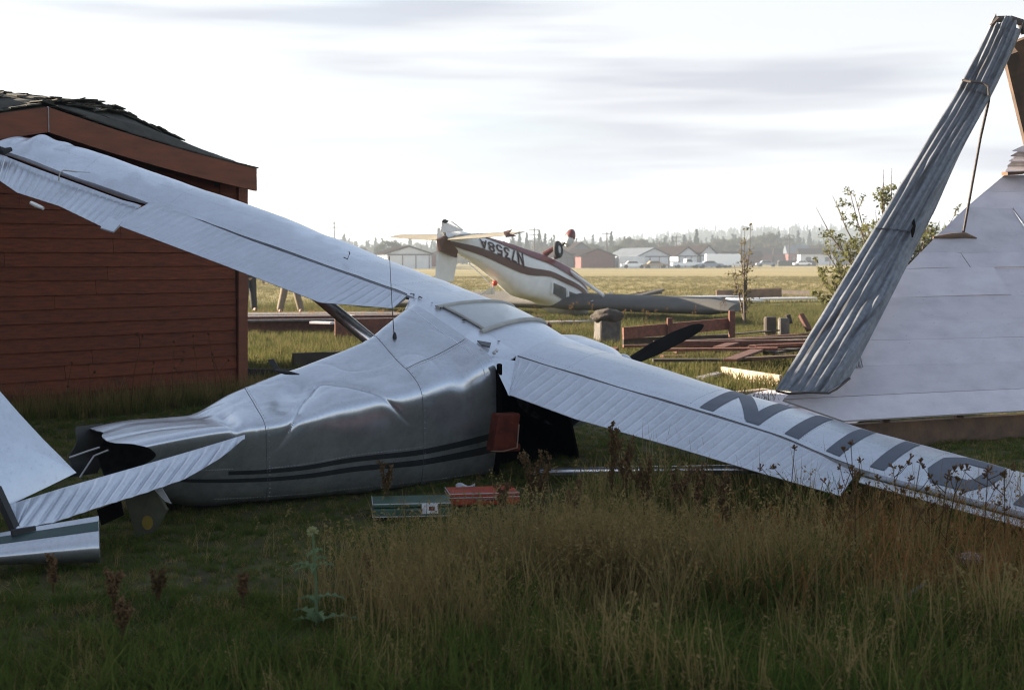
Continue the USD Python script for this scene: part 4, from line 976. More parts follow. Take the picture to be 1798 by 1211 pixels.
# fin (points down), rudder, stabilisers
MB().prism([P(768, 400, 35.3), P(784, 398, 35.4), P(800, 450, 35.7), P(792, 494, 35.7), P(764, 494, 35.3)], V(0.06, 0.03, 0)).build('tail_fin', M['white_paint'], op)
MB().prism([P(776, 388, 35.3), P(790, 388, 35.35), P(812, 405, 35.7), P(784, 408, 35.4), P(774, 408, 35.3)], V(0.05, 0.03, 0)).build('tail_cone', M['white_paint'], op)
MB().prism([P(766, 420, 35.22), P(780, 414, 35.3), P(800, 440, 35.6), P(798, 452, 35.6), P(770, 440, 35.25)], V(0.065, -0.03, 0)).build('fin_stripe', M['brown_paint'], op)
MB().prism([P(775, 389, 35.2), P(779, 385, 35.2), P(785, 388, 35.2), P(780, 392, 35.2)], V(0.05, 0.05, 0)).build('tail_spring', M['rubber'], op)
def stab(pts, name): return MB().prism(pts, V(0.0, 0.03, 0.11)).build(name, M['cream'], op)
MB().prism([P(884, 408, 33.7), P(899, 404, 33.65), P(890, 409, 33.62), P(906, 415, 33.55), P(888, 417, 33.6)], V(0, 0.03, 0.02)).build('torn_tip', M['brown_paint'], op)
# windows, beacon, whip
for (t0, t1) in ((5.05, 5.75), (5.9, 6.7)):
    w = opatch(t0, t1, (-0.56, -0.58), (-0.15, -0.10), 'window', M['window'], 0.018)
for t in (4.95, 5.82, 6.8):
    opatch(t, t + 0.09, (-0.58,), (-0.12,), 'window_post', M['white_paint'], 0.026, n=4)
MB().tm(trimesh.creation.icosphere(subdivisions=2, radius=0.075).apply_translation(P(869, 497, 36.4))).build('beacon', M['beacon'], op, smooth=True)
MB().tube([P(866, 500, 36.5), P(864, 515, 36.6)], 0.03, 6).build('beacon_base', M['white_paint'], op)
MB().prism([P(842, 517, 36.6), P(866, 502, 36.5), P(866, 517, 36.6)], V(0.04, 0.04, 0)).build('dorsal_fillet', M['white_paint'], op)
MB().tube([P(822, 462, 36.0), P(845, 482, 36.2), P(866, 504, 36.4)], 0.014, 5).build('antenna_wire', M['white_paint'], op)
# registration, upside down on the near side
txt = meshkit.text_mesh('N7358A', 0.40, 0.004, bold=True)
tv = np.array(txt.vertices); wtxt = tv[:, 0].max()
tc = []
for v in tv:
    k = v[0] / wtxt                       # 0 = N (nose side), 1 = A (tail side)
    t = 3.8 - 1.85 * k
    th = math.atan(0.70 - (v[1] / 0.40) * 0.60)
    tc.append(over(np.array([t]), np.array([th]), 0.024 + v[2])[0])
MB().add(np.array(tc), np.array(txt.faces)).build('registration_letters', M['letter_dark'], op, label='upside-down letters N7358A on the white fuselage')
# wing lying on the ground, upside down
def loftwing(stn, name, m):
    g = []
    for (le, te, th) in stn:
        le, te = np.asarray(le), np.asarray(te); row = []
        for a in np.linspace(0, 2 * PI, 25):
            u = (1 - math.cos(a)) / 2; row.append(le + (te - le) * u + UPV * th * math.sin(a) * (1 if math.sin(a) > 0 else 0.8))
        g.append(row)
    g = np.array(g); mb = MB().grid(g)
    for k in (0, -1):
        r = g[k][:-1]; mb.add(np.vstack([r, r.mean(0)]), [[i, (i + 1) % 24, 24] for i in range(24)])
    return mb.build(name, m, op, smooth=50)
lat2 = unit(V(0.88, -0.47, 0)); c2 = unit(V(0.47, 0.88, 0))
w0 = gx(1012, 37.6)
stn = []
for s_ in (-8.0, -5.5, -2.6, 0, 2.2, 4.0, 4.75):
    te = w0 + lat2 * s_ * 0.92 + UPV * (0.43 - 0.016 * abs(s_ + 2.5)); le = te + c2 * 1.5 + UPV * 0.10
    stn.append((le, te, 0.25 if s_ < 4.5 else 0.12))
loftwing(stn, 'wing', M['wing_grey'])
MB().bar(w0 + lat2 * 0.45 * 1 + UPV * .50, w0 + lat2 * 0.47 + c2 * 1.4 + UPV * .72, 0.03, 0.02).build('wing_joint', M['zinc_light'], op)
def stabil(a, b, ch0, ch1):
    loftwing([(a + ofw * ch0 + UPV * .05, a - UPV * .09, .055), ((a + b) / 2 + ofw * (ch0 + ch1) / 2 + UPV * .05, (a + b) / 2 - UPV * .08, .045), (b + ofw * ch1 + UPV * .04, b - UPV * .04, .02)], 'stabilizer', M['cream'])
stabil(P(772, 415, 35.2), P(685, 414, 36.2), 0.8, 0.5)
stabil(P(784, 415, 35.2), P(900, 409, 33.9), 0.8, 0.55)
# strut, gear legs, wheels
MB().tube([P(990, 468, 38.4), P(1060, 519, 37.6)], 0.045, 8).build('wing_strut', M['white_paint'], op)
MB().tube([P(955, 448, 38.0), P(966, 440, 38.0), P(975, 434, 38.0)], [0.09, 0.07, 0.05], 8).build('gear_leg', M['maroon'], op)
def wheel(c, ax, name='wheel'):
    t = trimesh.creation.torus(0.17, 0.075, major_sections=24, minor_sections=10)
    t.apply_transform(trimesh.geometry.align_vectors([0, 0, 1], ax)); t.apply_translation(c)
    p = MB().tm(t).build(name, M['rubber'], op, smooth=True)
    h = trimesh.creation.cylinder(0.11, 0.09, sections=18); h.apply_transform(trimesh.geometry.align_vectors([0, 0, 1], ax)); h.apply_translation(c)
    MB().tm(h).build('rim', M['zinc_light'], p)
wheel(P(980, 438, 37.9), unit(V(0.9, -0.4, 0.1)))
MB().tube([P(977, 455, 37.9), P(976, 447, 37.9), P(978, 440, 37.9)], 0.05, 8).build('brake_line', M['maroon'], op)
def pant(c, L, name):
    s = trimesh.creation.icosphere(subdivisions=3, radius=1.0); v = np.array(s.vertices)
    v = v * V(0.15, 0.22, 0.26); v[:, 0] *= 1 + 0.2 * v[:, 2]
    rot = trimesh.transformations.rotation_matrix(0.35, [0, 1, 0])[:3, :3]
    v = v @ rot.T + c
    MB().add(v, s.faces).build(name, M['white_paint'], op, smooth=True)
    q = np.array(s.vertices) * V(0.154, 0.224, 0.264); q = q[:, :] ; keep = [f for f in s.faces if q[f][:, 2].mean() > 0.02]
    MB().add(q @ rot.T + c, np.array(keep)).build('pant_paint', M['maroon'], op, smooth=True)
pant(P(1000, 418, 38.2), 0.4, 'wheel_pant')
MB().tube([P(982, 436, 38.0), P(992, 426, 38.1), P(999, 420, 38.2)], 0.03, 6).build('axle', M['rubber'], op)

# ------------------------------------------------------------------ debris between the aircraft
def board(name, label, a, b, w, h, m, group=None, cat='board', up=(0, 0, 1)):
    a, b = np.asarray(a), np.asarray(b)
    p = MB().bar(a, b, w, h, up, ch=min(w, h) * 0.12)
    q = p.build(name, m, label=label, cat=cat, group=group)
    return q
# broken wall frame with posts
fr = thing('broken_fence', 'broken red-brown timber rails with two short posts behind the propeller', 'fence', G(1190, 606) * V(1, 1, 0))
MB().bar(P(1094, 585, 24.4), P(1283, 568, 25.2), 0.06, 0.21).build('rail', M['wood_red'], fr)
MB().bar(P(1094, 601, 24.5), P(1283, 594, 25.3), 0.06, 0.15).build('rail', M['wood_dark'], fr)
MB().bar(P(1285, 545, 25.1), P(1285, 592, 25.1), 0.11, 0.11, up=(1, 0, 0), ch=.01).build('post', M['wood_red'], fr)
MB().bar(P(1176, 558, 24.7), P(1176, 592, 24.7), 0.11, 0.10, up=(1, 0, 0), ch=.01).build('post', M['wood_red'], fr)
pier = thing('concrete_pier', 'squat concrete pier with a dark mossy clump on top', 'pier', G(1066, 606) * V(1, 1, 0))
pc = G(1066, 606)
MB().box(pc + UPV * 0.24, V(0.20, 0.05, 0), V(-0.05, 0.2, 0), V(0.01, 0, 0.24), ch=.02).build('block', M['concrete'], pier)
s = trimesh.creation.icosphere(subdivisions=3, radius=1.0); v = np.array(s.vertices); v *= (0.8 + 0.5 * meshkit.fbm(v * 2.2 + 5, 3, 2))[:, None]
MB().add(v * V(0.30, 0.26, 0.15) + pc + UPV * 0.55, s.faces).build('clump', M['moss'], pier, smooth=True)
# flat stack of red boards on the ground
stk = []
for i, (x0, y0, x1, y1, w, h, mm) in enumerate([(1162, 626, 1424, 622, .16, .05, 'wood_red'), (1185, 618, 1420, 614, .18, .04, 'wood_red'), (1205, 610, 1428, 604, .14, .05, 'wood_red'), (1240, 604, 1430, 596, .12, .04, 'wood_grey'),
                                               (1258, 598, 1432, 586, .10, .05, 'wood_red'), (1350, 620, 1440, 606, .2, .04, 'wood_dark')]):
    board('timber_plank', None, G(x0, y0, .05 + .03 * i), G(x1, y1, .05 + .03 * i), w, h, M[mm])
    stk.append((x0, y0))
lab = ['nearest and longest red plank of the flat stack right of the propeller', 'second red plank of the flat stack, just behind the nearest', 'third red plank in the flat stack of boards', 'grey weathered plank lying across the back of the red stack', 'rearmost red plank slanting up towards the corrugated iron', 'short dark plank crossing the right end of the stack']
for i, l in enumerate(lab): setd(stage.GetPrimAtPath('/World/' + ('timber_plank' if i == 0 else f'timber_plank_{i:03d}')), l, 'plank')
board('timber_plank', 'short reddish plank lying slanted on the stack below the frame', G(1262, 610, .2), G(1302, 598, .25), .2, .03, M['wood_red'], cat='plank')
board('timber_plank', 'bright pale plank on sunlit grass left of the corrugated iron', G(1269, 656, .05), G(1372, 672, .05), .05, .20, M['wood_pale'], cat='plank', up=(0, -.3, 1))
board('timber_plank', 'thin grey plank ending at the bright pale one', G(1230, 664, .05), G(1268, 654, .06), .14, .04, M['wood_grey'], cat='plank')
board('timber_plank', 'thin pale plank beside the loose white sheet', G(1283, 690, .05), G(1345, 684, .06), .12, .03, M['wood_pale'], cat='plank')
board('timber_post', 'leaning red post stub in front of the leafy shrub', P(1406, 552, 27), P(1421, 580, 26.8), .10, .10, M['wood_red'], cat='post', up=(1, 0, 0))
board('timber_post', 'dark upright stump, left of the pair under the shrub', P(1352, 556, 27), P(1352, 590, 27), .22, .22, M['wood_dark'], cat='post', up=(1, 0, 0))
board('timber_post', 'dark grey stump, right of the pair under the shrub', P(1376, 558, 27.2), P(1376, 588, 27.2), .20, .2, M['concrete'], cat='post', up=(1, 0, 0))
board('timber_post', 'small tilted dark stub beside the grey stump', P(1383, 552, 27.3), P(1388, 568, 27.3), .09, .09, M['wood_dark'], cat='post', up=(1, 0, 0))
board('timber_beam', 'long dark beam standing on edge in the field behind the sapling', G(1257, 517, .2), G(1372, 513, .3), .3, .36, M['wood_brown'], cat='beam')
board('timber_beam', 'low dark beam to the right of the long one in the field', G(1374, 514, .1), G(1430, 516, .1), .3, .26, M['wood_dark'], cat='beam')
for i, (x0, y0, x1, y1, l) in enumerate([(1100, 519, 1145, 511, 'dark broken board, lowest of the pile beyond the wing'), (1110, 519, 1157, 514, 'dark broken board, middle of the pile beyond the wing'), (1118, 520, 1161, 509, 'dark splintered board sticking up from the pile beyond the wing')]):
    board('broken_board', l, G(x0, y0, .1 + .1 * i), P(x1, y1, 58), .3, .08, M['wood_dark'])
for i, (x0, y0, x1, y1, l) in enumerate([(1120, 523, 1290, 520, 'pale flat sheet lying in the field behind the upturned wing'), (1180, 528, 1330, 527, 'second pale flat sheet lying nearer behind the upturned wing'), (1290, 525, 1425, 523, 'pale flat sheet lying right of the sapling')]):
    board('roofing_sheet', l, G(x0, y0, .15), G(x1, y1, .15), 1.2, .05, M['zinc_light'], cat='sheet')
board('roofing_sheet', 'grey flat sheet on the grass left of the concrete pier', G(948, 566, .1), G(1045, 563, .1), .6, .04, M['wood_grey'], cat='sheet')
board('broken_board', 'small orange-ended block lying beside the grey sheet', G(932, 561, .1), G(950, 558, .1), .12, .12, M['wood_red'])
board('broken_board', 'brown board end poking up in front of the grey sheet', P(950, 585, 23), P(966, 568, 23), .12, .10, M['wood_red'], up=(1, 0, 0))
board('broken_board', 'reddish board end lying behind the engine cowling', G(1064, 625, .1), G(1080, 612, .2), .14, .06, M['wood_red'])
hp = random.Random(23)
for i in range(16):
    x0 = hp.uniform(1085, 1330); y0 = hp.uniform(598, 634); L = hp.uniform(1.2, 3.4); a = hp.uniform(-.35, .3) if i % 4 else hp.uniform(.6, 1.2)
    p = G(x0, y0, hp.uniform(.05, .28)); e = p + V(L * math.cos(a), L * math.sin(a), hp.uniform(-.05, .18))
    board('timber_plank', 'red-brown plank lying in the loose timber heap right of the propeller', p, e, hp.uniform(.09, .2), hp.uniform(.025, .06), M[hp.choice(('wood_red', 'wood_red', 'wood_brown', 'wood_dark'))], group='loose planks of the timber heap', cat='plank')
# left of the fuselage: dark planks, debris platform with sunlit top
board('timber_plank', 'dark plank on edge behind the fuselage, right of the shed corner', P(514, 632, 19.6), P(660, 626, 20.5), .05, .20, M['wood_dark'], cat='plank')
board('timber_plank', 'low dark plank on edge touching the shed corner', P(425, 657, 18.0), P(535, 658, 18.6), .05, .16, M['wood_dark'], cat='plank')
plat = thing('fallen_wall', 'fallen section of red wall lying flat where the people stand', 'wall section', G(540, 570) * V(1, 1, 0))
MB().bar(G(425, 572, .2), G(720, 568, .2), .06, .40).build('edge_board', M['wood_red'], plat)
for i in range(3):
    MB().bar(G(425, 561 - 4.2 * i, .32), G(700, 558 - 4.0 * i, .32), 1.3 + .25 * i, .04).build('board', M['wood_slate'], plat)
board('broken_board', 'red and white painted board on the front edge of the fallen wall', G(548, 566, .3), G(585, 567, .3), .2, .05, M['panel'])
board('broken_board', 'reddish board among weeds behind the wing strut', G(588, 580, .25), G(705, 578, .25), .06, .45, M['wood_red'])
board('broken_board', 'pale broken board lying on the fallen wall beyond the flap', G(598, 553, .35), G(622, 557, .35), .3, .05, M['panel'])

# ------------------------------------------------------------------ people
def person(label, foot, rz, trousers, top, step, arm=0.1):
    """standing figure, legs apart by step (m); one continuous body, clothes as close-fitting shells"""
    t = thing('person', label, 'person', foot)
    ca, sa = math.cos(rz), math.sin(rz)
    def W(p): return foot + V(p[0] * ca - p[1] * sa, p[0] * sa + p[1] * ca, p[2])
    def chain(pts, mf=None):
        out = None
        for (p, r), (q, s_) in zip(pts[:-1], pts[1:]):
            h = m3.Manifold.batch_hull([m3.Manifold.sphere(r, 16).translate(tuple(W(p))), m3.Manifold.sphere(s_, 16).translate(tuple(W(q)))])
            out = h if out is None else out + h
        return out
    def smooth(m, le=0.03):
        m = m.refine_to_length(le); q = m.to_mesh(); tm = trimesh.Trimesh(q.vert_properties[:, :3], q.tri_verts)
        trimesh.smoothing.filter_taubin(tm, iterations=8); return tm
    L = {}
    for s_, fx in ((-1, -step / 2), (1, step / 2)):
        L[s_] = [((s_ * .09, 0, .92), .095), ((s_ * .09 + fx * .45, .02 * s_, .50), .065), ((s_ * .09 + fx, .03 * s_, .11), .045)]
    body = chain([((0, 0, .95), .14), ((0, 0, 1.15), .135), ((0, .01, 1.38), .15), ((0, 0, 1.48), .07), ((0, -.01, 1.56), .055), ((0, -.02, 1.66), .085), ((0, -.01, 1.72), .08)])
    for s_ in (-1, 1):
        body += chain(L[s_])
        body += chain([((s_ * .09 + (s_ * step / 2), .03 * s_, .08), .04), ((s_ * .09 + s_ * step / 2, .03 * s_ - .15, .045), .035)])
        sh, el, wr = (s_ * .19, 0, 1.41), (s_ * (.25 + arm), .02, 1.13), (s_ * (.26 + arm), -.1, .90)
        body += chain([((s_ * .1, 0, 1.42), .07), (sh, .058), (el, .042), (wr, .028), ((wr[0], wr[1] - .03, wr[2] - .07), .032)])
        for f in range(4): body += chain([((wr[0] + (f - 1.5) * .017, wr[1] - .03, wr[2] - .09), .009), ((wr[0] + (f - 1.5) * .018, wr[1] - .05, wr[2] - .15 - .008 * (f in (1, 2))), .008)])
        body += chain([((wr[0], wr[1] - .05, wr[2] - .05), .011), ((wr[0] - s_ * .02, wr[1] - .08, wr[2] - .10), .009)])
    body += chain([((0, -.095, 1.665), .016), ((0, -.11, 1.645), .012)])
    MB().tm(smooth(body)).build('body', M['skin'], t, smooth=True)
    tr = chain([((0, 0, .97), .15), ((0, 0, 1.0), .148)])
    for s_ in (-1, 1): tr += chain([((L[s_][0][0][0], 0, .92), .108), (L[s_][1][0], .095), (L[s_][2][0], .088)])
    MB().tm(smooth(tr)).build('trousers', trousers, t, smooth=True)
    tp = chain([((0, 0, 1.0), .152), ((0, 0, 1.15), .15), ((0, .01, 1.38), .165), ((0, 0, 1.46), .085)])
    for s_ in (-1, 1): tp += chain([((s_ * .1, 0, 1.42), .085), ((s_ * .19, 0, 1.41), .073), ((s_ * (.25 + arm), .02, 1.13), .056), ((s_ * (.26 + arm), -.09, .93), .044)])
    MB().tm(smooth(tp)).build('jacket', top, t, smooth=True)
    MB().tm(smooth(chain([((0, .012, 1.70), .09), ((0, .03, 1.66), .08)]))).build('hair', M['hair'], t, smooth=True)
    for s_ in (-1, 1):
        x = s_ * .09 + s_ * step / 2
        MB().tm(smooth(chain([((x, .03 * s_ + .03, .045), .047), ((x, .03 * s_ - .16, .04), .042)]))).build('shoe', M['shoe'], t, smooth=True)
    return t
pf = G(510, 549, .28)
person('person in khaki trousers standing behind the wing, only the legs showing', pf, 0.2, M['khaki'], M['shirt'], 0.34)
person('person in dark trousers half hidden by the shed corner', G(438, 546, .25), 0.5, M['darkcloth'], M['darkcloth'], 0.10)

# ------------------------------------------------------------------ far hangars, poles, cars, houses
def hangar(label, px0, px1, d, zw, zr, wallm, roofm, back, group=None, doors=3, ang=0.0):
    """gable-fronted hangar; front between columns px0..px1 at distance d, roof running back along (ang)"""
    a, b = gx(px0, d), gx(px1, d)
    t = thing('hangar', label, 'hangar', (a + b) / 2, group)
    bk = V(math.sin(ang), math.cos(ang), 0) * back
    mid = (a + b) / 2
    MB().prism([a, b, b + UPV * zw, mid + UPV * zr, a + UPV * zw], V(0, 0.15, 0)).build('front_wall', wallm, t)
    for p in (a, b): MB().prism([p, p + bk, p + bk + UPV * zw, p + UPV * zw], V(0.12 if p is a else -0.12, 0.02, 0)).build('side_wall', wallm, t)
    w = np.linalg.norm(b - a)
    oh = w * 0.06
    for s_, e in ((-1, a), (1, b)):
        q0, q1 = mid + UPV * (zr + .12), e + V(s_ * oh, 0, zw - (zr - zw) * oh / (w / 2) + .12)
        f = V(0, -0.35, 0)
        MB().grid(np.array([[q0 + f, q1 + f], [q0 + bk, q1 + bk]]), V(0, 0, 0.14)).build('roof', roofm, t)
    dw = w * 0.9 / doors
    for i in range(doors):
        c = a + (b - a) * (0.05 + 0.9 * (i + .5) / doors)
        MB().box(c + V(0, -.08, zw * .46), V(dw / 2 - .06, 0, 0), V(0, .05, 0), UPV * zw * .45).build('door', wallm, t)
    for i in range(doors + 1): MB().box(a + (b - a) * (0.05 + 0.9 * i / doors) + V(0, -.14, zw * .46), V(.07, 0, 0), V(0, .03, 0), UPV * zw * .46).build('door_post', M['pole'], t)
    MB().box(mid + V(0, -.06, zw * 0.97), V(w / 2, 0, 0), V(0, .06, 0), UPV * .09).build('door_track', M['pole'], t)
    return t
HW, HR, RF, RG = M['hangar_white'], M['hangar_red'], M['hangar_roof'], M['hangar_roof_grey']
hangar('white gabled hangar with dark roof left of the upturned tail', 680, 758, 235, 2.5, 3.75, HW, RF, 40, ang=-0.16)
hangar('low dark hangar just right of the white one, mostly behind the tail', 752, 800, 290, 2.2, 3.3, HR, RF, 25, ang=-0.1)
hangar('small grey hangar at the left of the red hangar', 972, 1008, 262, 2.0, 3.2, RG, RF, 18, ang=-0.1)
hangar('tall dark-roofed shed peeking up behind the red hangar', 1002, 1040, 300, 3.4, 5.2, RG, RF, 18, ang=-0.1)
hangar('red hangar with white doors near the centre of the skyline', 1020, 1080, 255, 2.2, 3.4, HR, RF, 22, ang=-0.15)
hangar('long grey-roofed white hangar, leftmost of the row of three', 1122, 1176, 258, 2.2, 3.6, HW, RG, 26, ang=-0.16)
hangar('brown-roofed white hangar, middle of the row of three', 1190, 1226, 270, 2.3, 3.9, HW, RF, 40, ang=-0.2)
hangar('brown-roofed white hangar, rightmost of the row of three', 1228, 1260, 272, 2.4, 4.2, HW, RF, 30, ang=-0.2)
MB().box(gx(1105, 259) + UPV * 1.1, V(2.4, 0, 0), V(0, 6, 0), UPV * 1.1).build('lean_to', HW, label='plain white lean-to on the left of the three-hangar row', cat='shed')
def house(label, px, d, w, zw, zr, wm, rm):
    c = gx(px, d); t = thing('house', label, 'house', c)
    MB().box(c + UPV * zw / 2, V(w / 2, 0, 0), V(0, 3, 0), UPV * zw / 2).build('wall', wm, t)
    r = [c + V(-w / 2 - .4, -3.4, zw), c + V(-w / 2 - .4, 0, zr), c + V(-w / 2 - .4, 3.4, zw)]
    MB().prism(r, V(w + .8, 0, 0)).build('roof', rm, t)
    for k in (-.28, .25): MB().box(c + V(w * k, -3.03, zw * .55), V(w * .07, 0, 0), V(0, .04, 0), UPV * zw * .2).build('window', M['car_glass'], t)
house('pale low house far right below the wooded hill', 1432, 380, 10, 3.0, 4.6, HW, RF)
house('brown house far right with pale gable, left of the low one', 1398, 385, 6, 3.2, 5.6, HR, RG)
house('dark long house behind the sapling', 1340, 390, 14, 3.0, 4.8, HR, RF)
house('small grey house half hidden by the leafy shrub', 1470, 382, 9, 3.0, 4.4, RG, RG)
house('low brown barn far off behind the white truck trailer', 1300, 330, 9, 2.2, 3.6, HR, RF)
board('earth_bank', 'long low dark heap of earth across the field at right', gx(1368, 330) + UPV * .6, gx(1428, 330) + UPV * .6, 6, 1.5, M['wood_dark'], cat='mound')
def car(label, px, d, L, rz, m, kind):
    c = gx(px, d); t = thing(kind, label, {'pickup_truck': 'truck', 'parked_car': 'car', 'box_trailer': 'trailer'}[kind], c, rz=rz)
    ORG[t] = V(0, 0, 0)
    if kind == 'box_trailer':
        MB().tm(rbox(V(0, 0, 1.55), V(L / 2 - .1, 0, 0), V(0, 1.0, 0), V(0, 0, .95), .1)).build('body', m, t, smooth=30)
        MB().bar(V(L / 2, 0, .55), V(L / 2 + 1.0, 0, .5), .12, .12).build('drawbar', M['rubber'], t)
        xs_ = (-.4, .5)
    else:
        prof = {'parked_car': [(-1, .35), (-1, .75), (-.62, .86), (-.42, 1.32), (.22, 1.36), (.46, .92), (.95, .78), (1, .4)],
                'pickup_truck': [(-1, .5), (-1, 1.05), (-.1, 1.05), (-.06, 1.72), (.32, 1.74), (.48, 1.12), (.96, 1.02), (1, .5)]}[kind]
        MB().prism([V(x * L / 2, .85, z) for x, z in prof], V(0, -1.7, 0)).build('body', m, t)
        gl = {'parked_car': [(-.55, .9), (-.40, 1.26), (.20, 1.30), (.40, .93)], 'pickup_truck': [(-.03, 1.15), (0, 1.64), (.29, 1.66), (.42, 1.15)]}[kind]
        MB().prism([V(x * L / 2, .862, z) for x, z in gl], V(0, -1.724, 0)).build('side_window', M['car_glass'], t)
        xs_ = (-L * .30, L * .32)
    for x in xs_:
        for y in (-.78, .78):
            w = trimesh.creation.cylinder(.33, .2, sections=16); w.apply_transform(trimesh.geometry.align_vectors([0, 0, 1], [0, 1, 0])); w.apply_translation([x, y, .33])
            MB().tm(w).build('wheel', M['rubber'], t)
    return t
car('white pickup truck parked before the middle hangar', 1204, 250, 5.4, 8, M['car_white'], 'pickup_truck')
car('tan car parked before the grey-roofed hangar', 1150, 248, 4.6, 4, M['car_tan'], 'parked_car')
car('white car left of the tan car', 1112, 248, 4.6, 0, M['car_white'], 'parked_car')
car('grey-blue car right of the white pickup', 1246, 250, 4.8, 5, M['car_grey'], 'parked_car')
car('white box trailer right of the hangar row', 1268, 256, 6.4, 0, M['car_white'], 'box_trailer')
car('pale car beyond the white box trailer', 1292, 262, 4.4, 0, M['car_white'], 'parked_car')
car('dark car far right by the low earth heap', 1345, 300, 4.6, 0, M['car_grey'], 'parked_car')
car('white car far right on the low earth heap', 1408, 318, 4.2, 0, M['car_white'], 'parked_car')
def pole(label, px, ytop, d, arms):
    c = gx(px, d); h = EYE + (455 - ytop) / FPX * d
    t = thing('power_pole', label, 'pole', c)
    MB().tube([c, c + UPV * h], [0.20, 0.13], 8).build('post', M['pole'], t)
    for k in range(arms): MB().box(c + UPV * (h - .5 - 1.0 * k), V(1.2, 0, 0), V(0, .07, 0), UPV * .08).build('crossarm', M['pole'], t)
for l, px, yt, d, a in (('power pole with two crossarms left above the wing', 588, 389, 330, 2), ('power pole just right of the upturned tail', 938, 400, 300, 2), ('power pole right of the wheel pant', 1065, 407, 310, 1), ('power pole above the three hangars', 1187, 413, 330, 2),
                        ('short pole at the left of the three hangars', 1157, 424, 320, 1), ('power pole to the right of the sapling', 1384, 410, 330, 2), ('short pole just right of the sapling', 1357, 430, 330, 1), ('power pole in front of the low pale house', 1456, 418, 330, 1)):
    pole(l, px, yt, d, a)

# trees
M['conifer'] = leafmat('conifer', (0.020, 0.035, 0.020), (0.035, 0.05, 0.026), 0.15)
M['decid'] = leafmat('deciduous', (0.045, 0.06, 0.028), (0.085, 0.08, 0.035), 0.25)
M['autumn'] = leafmat('autumn_crown', (0.075, 0.065, 0.04), (0.11, 0.085, 0.05), 0.25)
def leafquads(centers, size, rng, aspect=0.6, tri=False):
    n = len(centers); a = rng.normal(size=(n, 3)); a /= np.linalg.norm(a, axis=1, keepdims=True)
    b = rng.normal(size=(n, 3)); b -= a * (a * b).sum(1, keepdims=True); b /= np.linalg.norm(b, axis=1, keepdims=True)
    s_ = (size * rng.uniform(0.6, 1.3, n))[:, None]
    v = np.stack([centers - a * s_, centers + b * s_ * aspect, centers + a * s_, centers - b * s_ * aspect], 1)
    idx = np.arange(n)[:, None] * 4
    return v.reshape(-1, 3), np.hstack([idx, idx + 1, idx + 2, idx + 3])
def tree_proto(kind, seed, label, group, loc, sc, rz):
    rng = np.random.default_rng(seed); t = thing(kind, label, 'tree', loc, group, rz=rz, scale=sc); ORG[t] = V(0, 0, 0)
    if kind == 'conifer_tree':
        MB().tube([V(0, 0, 0), V(0, 0, 9.6)], [.22, .03], 6).build('trunk', M['trunk'], t)
        pts = []
        for z in np.arange(1.0, 10, .22):
            rad = (10 - z) * 0.21 * rng.uniform(.7, 1.15) + .1
            for k in range(int(6 + rad * 7)):
                a = rng.uniform(0, 2 * PI); r = rad * rng.uniform(.25, 1) ; pts.append((r * math.cos(a), r * math.sin(a), z - r * .35))
        v, f = leafquads(np.array(pts), .38, rng); MB().add(v, f).build('crown', M['conifer'], t)
    else:
        mb = MB().tube([V(0, 0, 0), V(.1, 0, 2), V(0, .1, 4.5)], [.25, .2, .1], 7)
        pts = []
        for b in range(13):
            a = rng.uniform(0, 2 * PI); el = rng.uniform(-.1, 1.3); c = V(math.cos(a) * math.cos(el) * 2.6, math.sin(a) * math.cos(el) * 2.6, 4.2 + 2.6 * math.sin(el))
            mb.tube([V(0, 0, 2.5), c * V(.5, .5, .8), c], [.1, .06, .03], 5)
            q = rng.normal(size=(130, 3)); q /= np.linalg.norm(q, axis=1, keepdims=True); pts.append(c + q * rng.uniform(.5, 1.25, (130, 1)) * V(1.0, 1.0, .75))
        mb.build('trunk', M['trunk'], t)
        v, f = leafquads(np.vstack(pts), .24, rng); MB().add(v, f).build('crown', M['autumn' if kind == 'bare_tree' else 'decid'], t)
    return t
protos = {}
lab = {'conifer_tree': 'hazy dark conifer rising in the tree line beyond the hangars', 'broadleaf_tree': 'hazy green broadleaf tree in the tree line beyond the hangars', 'bare_tree': 'hazy brownish thinning tree in the tree line beyond the hangars'}
grp = {'conifer_tree': 'conifers of the far tree line', 'broadleaf_tree': 'green trees of the far tree line', 'bare_tree': 'brownish trees of the far tree line'}
def tree(kind, px, ytop, d):
    h = EYE + (455 - ytop) / FPX * d
    base = 10.0 if kind == 'conifer_tree' else 7.9
    sc = h / base; rz = R.uniform(0, 360); loc = gx(px, d)
    key = (kind, R.randrange(3))
    wide = R.uniform(0.9, 1.25)
    if key not in protos: protos[key] = tree_proto(kind, 100 + len(protos), lab[kind], grp[kind], loc, (sc * wide, sc * wide, sc), rz)
    else: copy_of(protos[key], lab[kind], loc, rz, (sc * wide, sc * wide, sc), grp[kind])
for px, yt, d in ((1073, 406, 430), (1096, 415, 430), (1110, 420, 420), (1222, 402, 430), (1200, 412, 450), (1180, 414, 460), (1166, 417, 450), (1148, 424, 450), (925, 408, 430), (947, 404, 430), (912, 406, 440), (900, 412, 430), (957, 410, 430), (968, 416, 440),
                  (1012, 418, 470), (1030, 424, 470), (1250, 412, 520), (1366, 406, 480), (1400, 404, 520), (1340, 408, 520), (1290, 412, 540), (1420, 403, 560), (720, 432, 480), (700, 436, 480), (740, 430, 500), (660, 430, 470)):
    tree('conifer_tree', px, yt, d + R.uniform(-20, 20))
